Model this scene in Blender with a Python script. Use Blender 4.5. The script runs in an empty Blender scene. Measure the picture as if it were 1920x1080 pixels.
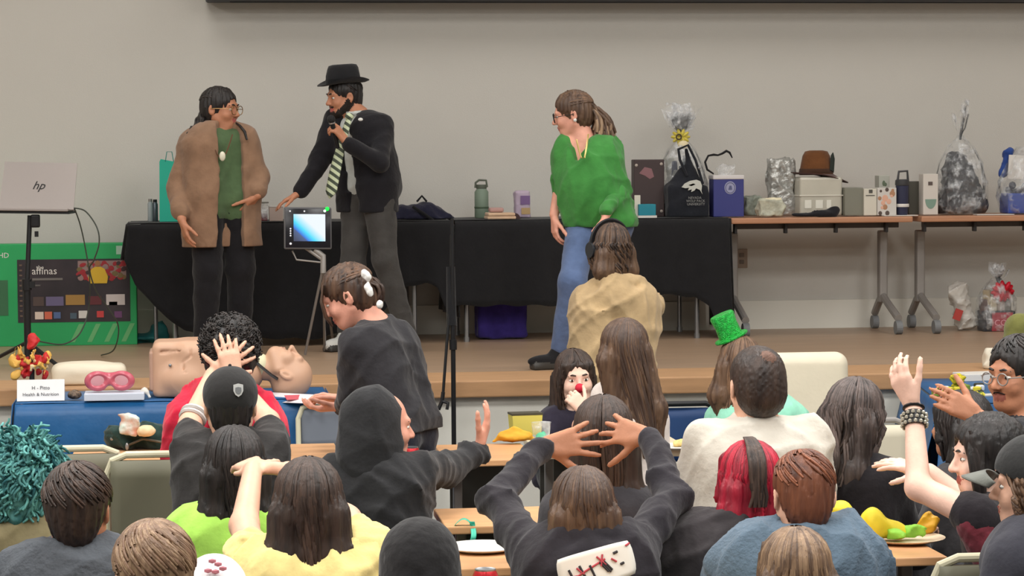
import bpy, math, random
import numpy as np
from mathutils import Matrix, Vector
random.seed(7); rng = np.random.default_rng(7)
C = bpy.context.scene.collection
f32 = np.float32
# ------------------------------------------------------------------ camera
FPX = 4686.0
CAM = np.array([0.0, 0.0, 1.95])
PSI, PIT, ROL = math.radians(7.2), math.radians(3.054), 0.007
_F = np.array([math.sin(PSI)*math.cos(PIT), math.cos(PSI)*math.cos(PIT), -math.sin(PIT)])
_R0 = np.array([math.cos(PSI), -math.sin(PSI), 0.0])
_U0 = np.cross(_R0, _F)
_R = _R0*math.cos(ROL) - _U0*math.sin(ROL)
_U = _U0*math.cos(ROL) + _R0*math.sin(ROL)
def ray(px, py): return _F + (px-960)/FPX*_R + (540-py)/FPX*_U
def at(px, py, D): return CAM + D*ray(px, py)
def on_z(px, py, z):
    r = ray(px, py); return CAM + r*((z-CAM[2])/r[2])
def on_y(px, py, Y):
    r = ray(px, py); return CAM + r*((Y-CAM[1])/r[1])
def V(*a): return np.array(a, float)
def nrm(v): v = np.asarray(v, float); return v/(np.linalg.norm(v)+1e-9)
cd = bpy.data.cameras.new('camera'); cam = bpy.data.objects.new('camera', cd); C.objects.link(cam)
cd.sensor_width = 36; cd.lens = FPX/1920*36; cd.clip_end = 100; cd.clip_start = .1
m = Matrix(((_R[0], _U[0], -_F[0], CAM[0]), (_R[1], _U[1], -_F[1], CAM[1]), (_R[2], _U[2], -_F[2], CAM[2]), (0, 0, 0, 1)))
cam.matrix_world = m; bpy.context.scene.camera = cam

# ------------------------------------------------------------------ materials
def lin(c):
    o = []
    for v in c[:3]:
        v = v/255.0
        o.append(v/12.92 if v <= .04045 else ((v+.055)/1.055)**2.4)
    return (o[0], o[1], o[2], 1)
_mats = {}
def mat(name, col, rough=.8, bump=0, bscale=60, var=.0, vscale=8, metal=0, spec=.3, sheen=0, stretch=None, col2=None, emit=0, coat=0, alpha=1, trans=0):
    if name in _mats: return _mats[name]
    M = bpy.data.materials.new(name); M.use_nodes = True; nt = M.node_tree; N = nt.nodes; L = nt.links
    b = N['Principled BSDF']
    b.inputs['Base Color'].default_value = lin(col); b.inputs['Roughness'].default_value = rough
    b.inputs['Metallic'].default_value = metal; b.inputs['Specular IOR Level'].default_value = spec
    if sheen: b.inputs['Sheen Weight'].default_value = sheen
    if coat: b.inputs['Coat Weight'].default_value = coat
    if alpha < 1: b.inputs['Alpha'].default_value = alpha
    if trans: b.inputs['Transmission Weight'].default_value = trans
    if emit:
        b.inputs['Emission Color'].default_value = lin(col); b.inputs['Emission Strength'].default_value = emit
    tc = N.new('ShaderNodeTexCoord'); mp = N.new('ShaderNodeMapping'); L.new(tc.outputs['Object'], mp.inputs[0])
    if stretch: mp.inputs['Scale'].default_value = stretch
    if var or col2:
        n = N.new('ShaderNodeTexNoise'); n.inputs['Scale'].default_value = vscale; n.inputs['Detail'].default_value = 4
        L.new(mp.outputs[0], n.inputs['Vector'])
        r = N.new('ShaderNodeValToRGB'); a = lin(col)
        c2 = lin(col2) if col2 else tuple([min(1, x*(1+var)) for x in a[:3]]+[1])
        c1 = a if col2 else tuple([x*(1-var) for x in a[:3]]+[1])
        r.color_ramp.elements[0].color = c1; r.color_ramp.elements[0].position = .35
        r.color_ramp.elements[1].color = c2; r.color_ramp.elements[1].position = .68
        L.new(n.outputs['Fac'], r.inputs[0]); L.new(r.outputs[0], b.inputs['Base Color'])
    if bump:
        n2 = N.new('ShaderNodeTexNoise'); n2.inputs['Scale'].default_value = bscale; n2.inputs['Detail'].default_value = 3
        L.new(mp.outputs[0], n2.inputs['Vector'])
        bp = N.new('ShaderNodeBump'); bp.inputs['Strength'].default_value = bump; bp.inputs['Distance'].default_value = .01
        L.new(n2.outputs['Fac'], bp.inputs['Height']); L.new(bp.outputs[0], b.inputs['Normal'])
    _mats[name] = M; return M
def cloth(name, col, var=.12, bump=.3): return mat('cloth_'+name, col, .9, bump, 45, var, 14, sheen=.15, spec=.15)
def skin(name, col, c2=None): return mat('skin_'+name, col, .5, .08, 120, .07, 18, spec=.35, col2=None)
def hairm(name, col, c2): return mat('hair_'+name, col, .85 if name.startswith('teal') else .48, .5, 90, col2=c2, vscale=38, spec=.45, stretch=(1, 1, .16))
def plast(name, col, rough=.4, **k): return mat('plastic_'+name, col, rough, **k)
def film(name, tint=(235, 238, 240), op=.22):
    if name in _mats: return _mats[name]
    M = bpy.data.materials.new(name); M.use_nodes = True; nt = M.node_tree; N = nt.nodes; L = nt.links
    N.remove(N['Principled BSDF']); out = N['Material Output']
    t = N.new('ShaderNodeBsdfTransparent'); g = N.new('ShaderNodeBsdfPrincipled')
    g.inputs['Base Color'].default_value = lin(tint); g.inputs['Roughness'].default_value = .12; g.inputs['Specular IOR Level'].default_value = .9
    n = N.new('ShaderNodeTexNoise'); n.inputs['Scale'].default_value = 17; n.inputs['Detail'].default_value = 2; tc = N.new('ShaderNodeTexCoord'); L.new(tc.outputs['Object'], n.inputs['Vector'])
    bp = N.new('ShaderNodeBump'); bp.inputs['Strength'].default_value = 1; bp.inputs['Distance'].default_value = .03
    L.new(n.outputs['Fac'], bp.inputs['Height']); L.new(bp.outputs[0], g.inputs['Normal'])
    r = N.new('ShaderNodeValToRGB'); r.color_ramp.elements[0].position = .50; r.color_ramp.elements[1].position = .72
    r.color_ramp.elements[0].color = (op*.35,)*3+(1,); r.color_ramp.elements[1].color = (min(1, op*2.6),)*3+(1,)
    L.new(n.outputs['Fac'], r.inputs[0])
    x = N.new('ShaderNodeMixShader'); L.new(r.outputs[0], x.inputs[0]); L.new(t.outputs[0], x.inputs[1]); L.new(g.outputs[0], x.inputs[2])
    L.new(x.outputs[0], out.inputs[0]); _mats[name] = M; return M

# ------------------------------------------------------------------ objects
def link(name, me, parent=None, mats=(), smooth=True):
    for mm in mats: me.materials.append(mm)
    if smooth and len(me.polygons): me.polygons.foreach_set('use_smooth', [True]*len(me.polygons))
    o = bpy.data.objects.new(name, me); C.objects.link(o)
    if parent is not None:
        o.parent = parent; o.location = -Vector(parent.location) if parent.type == 'EMPTY' else (0, 0, 0)
    return o
def thing(name, label, cat, loc, group=None):
    o = bpy.data.objects.new(name, None); C.objects.link(o); o.location = [float(x) for x in loc]; o.empty_display_size = .1
    return tag(o, label, cat, group)
def tag(o, label, cat, group=None, kind=None):
    if label: o['label'] = label
    if cat: o['category'] = cat
    if group: o['group'] = group
    if kind: o['kind'] = kind
    return o
def basis(z):
    z = nrm(z); a = V(0, 0, 1) if abs(z[2]) < .9 else V(1, 0, 0)
    x = nrm(np.cross(a, z)); return x, np.cross(z, x), z
class MB:
    def __init__(s): s.v = []; s.f = []; s.m = []
    def add(s, vs, fs, mi=0):
        o = len(s.v); s.v += [tuple(float(c) for c in p) for p in vs]
        s.f += [tuple(i+o for i in q) for q in fs]; s.m += [mi]*len(fs); return s
    def box(s, c, size, rz=0, mi=0, M=None, taper=1, bev=0):
        sx, sy, sz = [q/2 for q in size]; b = min(bev, sx*.9, sy*.9, sz*.9)
        pts = []
        if M is None:
            cs, sn = math.cos(rz), math.sin(rz); M = np.array([[cs, -sn, 0], [sn, cs, 0], [0, 0, 1]])
        def ring(z, i, t):
            x, y = (sx-i)*t, (sy-i)*t; r = max(b-i, 0)
            if b <= 0: return [(-x, -y, z), (x, -y, z), (x, y, z), (-x, y, z)]
            o = []
            for (qx, qy, a0) in ((-1, -1, 180), (1, -1, 270), (1, 1, 0), (-1, 1, 90)):
                for k in range(4):
                    a = math.radians(a0+k*30); o.append((qx*(x-r)+r*math.cos(a), qy*(y-r)+r*math.sin(a), z))
            return o
        rings = [ring(-sz, b*.7, 1), ring(-sz+b*.3, b*.2, 1), ring(-sz+b, 0, 1), ring(sz-b, 0, taper), ring(sz-b*.3, b*.2, taper), ring(sz, b*.7, taper)] if b > 0 else [ring(-sz, 0, 1), ring(sz, 0, taper)]
        n = len(rings[0]); vs = [p for r in rings for p in r]; fs = [tuple(range(n))[::-1], tuple(range(len(vs)-n, len(vs)))]
        for j in range(len(rings)-1):
            for i in range(n): fs.append((j*n+i, j*n+(i+1) % n, (j+1)*n+(i+1) % n, (j+1)*n+i))
        vs = [np.asarray(c)+M@np.array(p) for p in vs]
        return s.add(vs, fs, mi)
    def tube(s, pts, r, n=8, mi=0, cap=True, flat=None):
        pts = [np.asarray(p, float) for p in pts]; m_ = len(pts)
        rs = r if hasattr(r, '__len__') else [r]*m_
        vs = []; pu = None
        for i, p in enumerate(pts):
            d = nrm(pts[min(i+1, m_-1)]-pts[max(i-1, 0)])
            if pu is None: x, y, _ = basis(d)
            else:
                x = nrm(pu-d*np.dot(pu, d)); y = np.cross(d, x)
            pu = x
            for k in range(n):
                a = 2*math.pi*k/n; vs.append(p+rs[i]*(math.cos(a)*x+math.sin(a)*y*(flat or 1)))
        fs = [(i*n+k, i*n+(k+1) % n, (i+1)*n+(k+1) % n, (i+1)*n+k) for i in range(m_-1) for k in range(n)]
        if cap: fs += [tuple(range(n))[::-1], tuple(range((m_-1)*n, m_*n))]
        return s.add(vs, fs, mi)
    def lathe(s, prof, c=(0, 0, 0), n=28, mi=0, sx=1, sy=1, M=None, wob=None):
        vs = []
        for j, (r, z) in enumerate(prof):
            for k in range(n):
                a = 2*math.pi*k/n; q = r*(wob(a, j) if wob else 1)
                p = np.array([q*math.cos(a)*sx, q*math.sin(a)*sy, z]); vs.append(np.asarray(c)+(M@p if M is not None else p))
        fs = [(i*n+k, i*n+(k+1) % n, (i+1)*n+(k+1) % n, (i+1)*n+k) for i in range(len(prof)-1) for k in range(n)]
        if prof[0][0] > 1e-4: fs.append(tuple(range(n))[::-1])
        if prof[-1][0] > 1e-4: fs.append(tuple(range((len(prof)-1)*n, len(prof)*n)))
        return s.add(vs, fs, mi)
    def ball(s, c, r, n=14, mi=0, M=None):
        r = r if hasattr(r, '__len__') else (r, r, r); vs = []; h = n//2
        for j in range(h+1):
            t = math.pi*j/h
            for k in range(n):
                a = 2*math.pi*k/n; p = np.array([r[0]*math.sin(t)*math.cos(a), r[1]*math.sin(t)*math.sin(a), r[2]*math.cos(t)])
                vs.append(np.asarray(c)+(M@p if M is not None else p))
        fs = [(j*n+k, (j+1)*n+k, (j+1)*n+(k+1) % n, j*n+(k+1) % n) for j in range(h) for k in range(n)]
        return s.add(vs, fs, mi)
    def prism(s, poly, O, X, Y, depth, mi=0):
        # 2D outline extruded along X x Y
        O, X, Y = np.asarray(O), np.asarray(X), np.asarray(Y); Z = nrm(np.cross(X, Y)); n = len(poly)
        vs = [O+X*a+Y*b for a, b in poly]+[O+X*a+Y*b+Z*depth for a, b in poly]
        fs = [tuple(range(n))[::-1], tuple(range(n, 2*n))]+[(i, (i+1) % n, n+(i+1) % n, n+i) for i in range(n)]
        return s.add(vs, fs, mi)
    def grid(s, fn, nu, nv, mi=0, closed=False):
        vs = [fn(i/(nu-1), j/(nv-1)) for j in range(nv) for i in range(nu)]
        return s.add(vs, [(j*nu+i, j*nu+i+1, (j+1)*nu+i+1, (j+1)*nu+i) for j in range(nv-1) for i in range(nu-1)], mi)
    def build(s, name, mats, parent=None, smooth=False, solid=0, sub=0, auto=None):
        me = bpy.data.meshes.new(name); me.from_pydata(s.v, [], s.f)
        me.polygons.foreach_set('material_index', s.m)
        mats = mats if isinstance(mats, (list, tuple)) else [mats]
        o = link(name, me, parent, mats, smooth)
        import bmesh
        if not solid:
            bm = bmesh.new(); bm.from_mesh(me); bmesh.ops.recalc_face_normals(bm, faces=bm.faces); bm.to_mesh(me); bm.free()
        if solid: md = o.modifiers.new('s', 'SOLIDIFY'); md.thickness = solid; md.offset = 0
        if sub: md = o.modifiers.new('b', 'SUBSURF'); md.levels = sub; md.render_levels = sub
        if auto is None and smooth: auto = 40
        if auto and smooth:
            try: me.set_sharp_from_angle(angle=math.radians(auto))
            except Exception: pass
        return o
def text(name, body, O, X, Y, size, m_, parent=None, ext=.0008, align='CENTER', shear=0):
    cu = bpy.data.curves.new(name, 'FONT'); cu.body = body; cu.size = 1; cu.align_x = align; cu.align_y = 'CENTER'; cu.shear = shear; cu.resolution_u = 2
    t = bpy.data.objects.new('tmp', cu); C.objects.link(t); dg = bpy.context.evaluated_depsgraph_get(); dg.update()
    me = bpy.data.meshes.new_from_object(t.evaluated_get(dg)); bpy.data.objects.remove(t)
    X = nrm(X); Y = nrm(Y); Z = np.cross(X, Y); O = np.asarray(O)
    for v in me.vertices:
        p = O+X*v.co.x*size+Y*v.co.y*size+Z*ext; v.co = p
    me.materials.clear()
    return link(name, me, parent, [m_], False)

# ------------------------------------------------------------------ implicit surfaces
def smin(a, b, k):
    h = np.maximum(k-np.abs(a-b), 0)/k
    return np.minimum(a, b)-h*h*k*f32(.25)
class SDF:
    def __init__(s, res=.008): s.res = res; s.p = []
    def cap(s, a, b, r0, r1=None, k=.02, tag=0, sub=False):
        s.p.append(('c', np.asarray(a, float), np.asarray(b, float), r0, r0 if r1 is None else r1, k, tag, sub)); return s
    def ell(s, c, r, M=None, k=.02, tag=0, sub=False):
        s.p.append(('e', np.asarray(c, float), np.asarray(r, float), np.eye(3) if M is None else M, None, k, tag, sub)); return s
    def box(s, c, h, M=None, rad=.01, k=.02, tag=0, sub=False):
        s.p.append(('b', np.asarray(c, float), np.asarray(h, float), np.eye(3) if M is None else M, rad, k, tag, sub)); return s
    def mesh(s, noise=None, cuts=(), pad=.02):
        lo = np.array([1e9]*3); hi = -lo; R = s.res; bb = []
        for p in s.p:
            if p[0] == 'c':
                r = max(p[3], p[4]); a = np.minimum(p[1], p[2])-r; b = np.maximum(p[1], p[2])+r
            elif p[0] == 'e':
                e = np.sqrt(((p[3]*p[2])**2).sum(1)); a = p[1]-e; b = p[1]+e
            else:
                e = np.abs(p[3])@p[2]+p[4]; a = p[1]-e; b = p[1]+e
            bb.append((a-p[5]-2*R, b+p[5]+2*R))
            if not p[7]: lo = np.minimum(lo, a); hi = np.maximum(hi, b)
        lo = lo-pad-2*R; hi = hi+pad+2*R
        n = np.ceil((hi-lo)/R).astype(int)+1
        F = np.full(n, .06, f32); T = np.zeros(n, np.int8)
        for p, (a, b) in zip(s.p, bb):
            i0 = np.maximum(((a-lo)/R).astype(int), 0); i1 = np.minimum(np.ceil((b-lo)/R).astype(int)+1, n)
            if (i1 <= i0).any(): continue
            ax = [(lo[d]+R*np.arange(i0[d], i1[d])).astype(f32) for d in range(3)]
            X = ax[0][:, None, None]; Y = ax[1][None, :, None]; Z = ax[2][None, None, :]
            if p[0] == 'c':
                A, B = p[1], p[2]; ab = B-A; L2 = max(float(ab@ab), 1e-9)
                x, y, z = X-f32(A[0]), Y-f32(A[1]), Z-f32(A[2])
                t = np.clip((x*f32(ab[0])+y*f32(ab[1])+z*f32(ab[2]))/f32(L2), 0, 1)
                d = np.sqrt((x-t*f32(ab[0]))**2+(y-t*f32(ab[1]))**2+(z-t*f32(ab[2]))**2)-(f32(p[3])+t*f32(p[4]-p[3]))
            else:
                x, y, z = X-f32(p[1][0]), Y-f32(p[1][1]), Z-f32(p[1][2]); M = p[3].astype(f32)
                q = [x*M[0, i]+y*M[1, i]+z*M[2, i] for i in range(3)]
                if p[0] == 'e':
                    r = p[2].astype(f32)
                    k0 = np.sqrt((q[0]/r[0])**2+(q[1]/r[1])**2+(q[2]/r[2])**2)
                    k1 = np.sqrt((q[0]/r[0]**2)**2+(q[1]/r[1]**2)**2+(q[2]/r[2]**2)**2)
                    d = np.where(k1 > 1e-4, k0*(k0-1)/np.maximum(k1, f32(1e-4)), -r.min()).astype(f32)
                else:
                    h = p[2].astype(f32); g = [np.abs(q[i])-h[i] for i in range(3)]
                    d = np.sqrt(sum(np.maximum(w, 0)**2 for w in g))+np.minimum(np.maximum(np.maximum(g[0], g[1]), g[2]), 0)-f32(p[4])
            sl = tuple(slice(i0[d_], i1[d_]) for d_ in range(3)); Fs = F[sl]
            if p[7]:
                F[sl] = -smin(-Fs, d, f32(p[5]))
            else:
                T[sl] = np.where(d < Fs, p[6], T[sl]); F[sl] = smin(Fs, d, f32(p[5]))
        if noise is not None:
            I = np.nonzero(np.abs(F) < .045)
            P = [(lo[d]+R*I[d]).astype(f32) for d in range(3)]
            F[I] += noise(P[0], P[1], P[2]).astype(f32)
        for (pt, nn) in cuts:
            ax = [(lo[d]+R*np.arange(n[d])).astype(f32) for d in range(3)]
            d = (ax[0][:, None, None]-f32(pt[0]))*f32(nn[0])+(ax[1][None, :, None]-f32(pt[1]))*f32(nn[1])+(ax[2][None, None, :]-f32(pt[2]))*f32(nn[2])
            F = np.maximum(F, d)
        for d_ in range(3):
            sl = [slice(None)]*3; sl[d_] = 0; F[tuple(sl)] = np.maximum(F[tuple(sl)], .01); sl[d_] = -1; F[tuple(sl)] = np.maximum(F[tuple(sl)], .01)
        ins = F < 0
        cnt = sum(ins[a:n[0]-1+a, b:n[1]-1+b, c:n[2]-1+c].astype(np.int8) for a in (0, 1) for b in (0, 1) for c in (0, 1))
        act = (cnt > 0) & (cnt < 8); I = np.nonzero(act); nv = len(I[0])
        if nv == 0: return np.zeros((0, 3)), np.zeros((0, 4), int), np.zeros(0, int)
        ids = np.full(act.shape, -1, np.int32); ids[I] = np.arange(nv)
        acc = np.zeros((nv, 3), f32); w = np.zeros(nv, f32)
        cor = {}
        for a in (0, 1):
            for b in (0, 1):
                for c in (0, 1): cor[a, b, c] = F[I[0]+a, I[1]+b, I[2]+c]
        for ax_ in range(3):
            for u in (0, 1):
                for v_ in (0, 1):
                    A = [0, 0, 0]; o = [i for i in range(3) if i != ax_]; A[o[0]] = u; A[o[1]] = v_; B = list(A); B[ax_] = 1
                    fa, fb = cor[tuple(A)], cor[tuple(B)]; m_ = (fa < 0) != (fb < 0)
                    t = np.where(m_, fa/np.where(m_, fa-fb, 1), 0)
                    for d_ in range(3): acc[:, d_] += np.where(m_, (t if d_ == ax_ else A[d_]), 0)
                    w += m_
        vs = lo+R*(np.stack(I, 1)+acc/w[:, None])
        fs = []
        for ax_ in range(3):
            o = [i for i in range(3) if i != ax_]
            s0 = [slice(1, n[i]-1) for i in range(3)]; s1 = list(s0); s0[ax_] = slice(0, n[ax_]-1); s1[ax_] = slice(1, n[ax_])
            a, b = ins[tuple(s0)], ins[tuple(s1)]; E = np.nonzero(a != b); sg = a[E]
            e = [E[0], E[1], E[2]]; 
            for i in range(3):
                if i != ax_: e[i] = e[i]+1
            def idd(du, dv):
                q = list(e); q[o[0]] = q[o[0]]-du; q[o[1]] = q[o[1]]-dv; return ids[q[0], q[1], q[2]]
            Q = np.stack([idd(1, 1), idd(0, 1), idd(0, 0), idd(1, 0)], 1)
            if ax_ == 1: sg = ~sg
            Q[~sg] = Q[~sg][:, ::-1]; fs.append(Q)
        fs = np.concatenate(fs); tg = T[I].astype(int)
        return vs, fs, tg
    def build(s, name, mats, parent=None, noise=None, cuts=()):
        vs, fs, tg = s.mesh(noise, cuts)
        me = bpy.data.meshes.new(name)
        me.vertices.add(len(vs)); me.vertices.foreach_set('co', vs.astype(f32).ravel())
        me.loops.add(len(fs)*4); me.loops.foreach_set('vertex_index', fs.astype(np.int32).ravel())
        me.polygons.add(len(fs)); me.polygons.foreach_set('loop_start', np.arange(0, len(fs)*4, 4, dtype=np.int32))
        mats = mats if isinstance(mats, (list, tuple)) else [mats]
        if len(fs): me.polygons.foreach_set('material_index', np.minimum(tg[fs[:, 0]], len(mats)-1).astype(np.int32))
        me.update(calc_edges=True); me.validate()
        return link(name, me, parent, mats, True)
def folds(amp=.004, sc=1.0, seed=0, aniso=(1, 1, 1)):
    g = np.random.default_rng(seed+50); K = g.normal(size=(5, 3))*np.array(aniso); K = K/np.linalg.norm(K, axis=1)[:, None]*np.array([13, 19, 27, 37, 52])[:, None]*sc*.8; ph = g.uniform(0, 6, 5)
    A = np.array([1.3, 1.1, .8, .5, .3])*amp
    def fn(x, y, z):
        w = 1.4*np.sin(7*sc*x+ph[0]+5*sc*y)*np.cos(6*sc*z+ph[1])+1.1*np.sin(9*sc*y+7*sc*z+ph[2])
        return -sum(A[i]*((1-np.abs(np.sin(K[i, 0]*x+K[i, 1]*y+K[i, 2]*z+ph[i]+w)))**2-.38) for i in range(5))
    return fn
def fuzz(amp, fr, seed=0):
    g = np.random.default_rng(seed); ph = g.uniform(0, 6, 9)
    def fn(x, y, z):
        w = 1.5*np.sin(fr*.37*y+ph[6]+fr*.2*z)
        return amp*(np.sin(fr*x+ph[0]+w)*np.sin(fr*y+ph[1]+w)*np.sin(fr*z+ph[2]+w)+.5*np.sin(fr*1.9*x+ph[3]-w)*np.sin(fr*1.8*z+ph[4])*np.sin(fr*2.1*y+ph[5]))
    return fn
# ------------------------------------------------------------------ people
def rotm(yaw, pitch=0, roll=0):
    # columns: right, forward, up ; yaw clockwise from +Y, pitch up positive, roll to the right positive (degrees)
    a, p, r = map(math.radians, (yaw, pitch, roll))
    Rz = np.array([[math.cos(a), math.sin(a), 0], [-math.sin(a), math.cos(a), 0], [0, 0, 1]])
    Rx = np.array([[1, 0, 0], [0, math.cos(p), -math.sin(p)], [0, math.sin(p), math.cos(p)]])
    Ry = np.array([[math.cos(r), 0, math.sin(r)], [0, 1, 0], [-math.sin(r), 0, math.cos(r)]])
    return Rz@Rx@Ry
EYEW = mat('eye_white', (225, 222, 215), .3); IRIS = mat('eye_iris', (45, 30, 22), .3)
def hand(S, wr, d, n, side, curl=.4, spread=.3, thumb=.5, sc=1.0, tg=0, curls=None):
    """fingers grow along d from the wrist, palm faces n, side 'R'/'L'"""
    Y = nrm(d); Nn = nrm(n-Y*np.dot(n, Y)); T = np.cross(Y, Nn) if side == 'R' else np.cross(Nn, Y)
    bs = [.030, .0105, -.009, -.027]; ln = [.070, .079, .073, .057]; sp = [.30, .08, -.12, -.34]
    W = wr
    for i in range(4):
        kn = W+sc*(Y*(.088-abs(i-1)*.005)+T*bs[i])
        S.cap(W+sc*(Y*.012+T*bs[i]*.55), kn, .0135*sc, .0115*sc, k=.012, tag=tg)
        a = 0; p = kn; c = curls[i] if curls else curl; base = nrm(Y+T*sp[i]*spread)
        for j, (fr, cc) in enumerate(((.45, .75), (.31, 1.0), (.24, .75))):
            a += c*cc; dd = base*math.cos(a)+Nn*math.sin(a); q = p+dd*ln[i]*fr*sc
            S.cap(p, q, (.0092-.0009*j)*sc, (.0085-.0010*j)*sc, k=.004, tag=tg); p = q
    S.cap(W+Y*.02*sc+T*.018*sc, W+Y*.05*sc+T*.03*sc+Nn*.008*sc, .017*sc, .014*sc, k=.012, tag=tg)
    p = W+sc*(Y*.03+T*.03+Nn*.006); dd = nrm(Y*.75+T*(.35+.6*thumb)+Nn*.25)
    for j, L in enumerate((.042, .034, .026)):
        q = p+dd*L*sc; S.cap(p, q, (.0115-.0012*j)*sc, (.0105-.0012*j)*sc, k=.006, tag=tg); p = q; dd = nrm(dd+Y*.15+Nn*.2*curl)
def head_prims(S, c, M, s=1.0, beard=False, wide=1.0, face=1.0):
    P = lambda x, y, z: c+M@(np.array([x*wide, y, z])*s)
    e = lambda x, y, z, rx, ry, rz, **k: S.ell(P(x, y, z), np.array([rx*wide, ry, rz])*s, M, **k)
    b = 2 if beard else 0
    e(0, -.012, .035, .075, .094, .082, k=.02); e(0, .028, -.03, .060, .062, .080, k=.03)
    e(0, .05, -.083, .034, .034, .026, k=.03, tag=b)
    for q in (-1, 1):
        S.cap(P(q*.052, 0, -.045), P(q*.024, .055, -.088), .022*s, .018*s, k=.025, tag=b)
        e(q*.036, .060, -.028, .026, .028, .026, k=.02)
    S.cap(P(-.034, .078, .024), P(.034, .078, .024), .013*s, k=.015)
    for q in (-1, 1): e(q*.031, .100, .004, .014, .014, .010, k=.010, sub=True)
    S.cap(P(0, .088, .010), P(0, .108, -.026), .007*s, .0115*s, k=.012)
    for q in (-1, 1):
        e(q*.012, .098, -.030, .008, .010, .007, k=.006)
        S.ell(P(q*.078, -.008, -.004), np.array([.009, .019, .031])*s, M@rotm(q*-18, 0, 0), k=.006)
        e(q*.084, -.004, -.004, .004, .010, .017, k=.004, sub=True)
    S.cap(P(-.020, .085, -.056), P(.020, .085, -.056), .0055*s, k=.004, tag=1); S.cap(P(0, .091, -.054), P(0, .091, -.0545), .006*s, k=.006, tag=1)
    S.cap(P(-.015, .086, -.066), P(.015, .086, -.066), .0068*s, k=.004, tag=1)
    if beard:
        S.cap(P(-.022, .088, -.048), P(.022, .088, -.048), .006*s, k=.006, tag=2); S.cap(P(0, .068, -.095), P(0, .062, -.112), .03*s, .018*s, k=.02, tag=2)
        for q in (-1, 1): S.cap(P(q*.066, 0, -.02), P(q*.038, .06, -.085), .015*s, .018*s, k=.012, tag=2)
def eyes(root, c, M, s=1.0, brow=None, wide=1.0, closed=False):
    P = lambda x, y, z: c+M@(np.array([x*wide, y, z])*s)
    for q in (-1, 1):
        b = MB(); b.ball(P(q*.031, .0765, .004), np.array([.0125, .0118, .0078])*s, 12, 0, M); b.ball(P(q*.031, .0842, .004), np.array([.0062, .005, .0062])*s, 8, 1, M)
        b.build('eye', [EYEW, IRIS], root, True)
        if brow is not None:
            b = MB(); b.tube([P(q*.014, .0945, .027), P(q*.03, .093, .031), P(q*.047, .078, .023)], [.003*s, .004*s, .0018*s], 6)
            b.build('eyebrow', brow, root, True)
def glasses(root, c, M, m_, s=1.0, wide=1.0, r=.024):
    P = lambda x, y, z: c+M@(np.array([x*wide, y, z])*s)
    b = MB()
    for q in (-1, 1):
        b.tube([P(q*.033+r*1.15*math.cos(a), .103, .0+r*math.sin(a)) for a in np.linspace(0, 2*math.pi, 19)], .0022*s, 6)
        b.tube([P(q*.060, .102, .006), P(q*.080, .06, .006), P(q*.084, -.01, .002)], .002*s, 5)
    b.tube([P(-.008, .106, .006), P(.008, .106, .006)], .002*s, 5)
    o = b.build('glasses', m_, root, True)
def lock_tubes(b, paths, r=.006, mi=(0, 1)):
    for i, p in enumerate(paths):
        n = len(p); b.tube(p, [r*(.35+.65*math.sin(math.pi*min(1, .18+.8*(1-j/(n-1))))) for j in range(n)], 5, random.choice(mi), cap=False)
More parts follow.
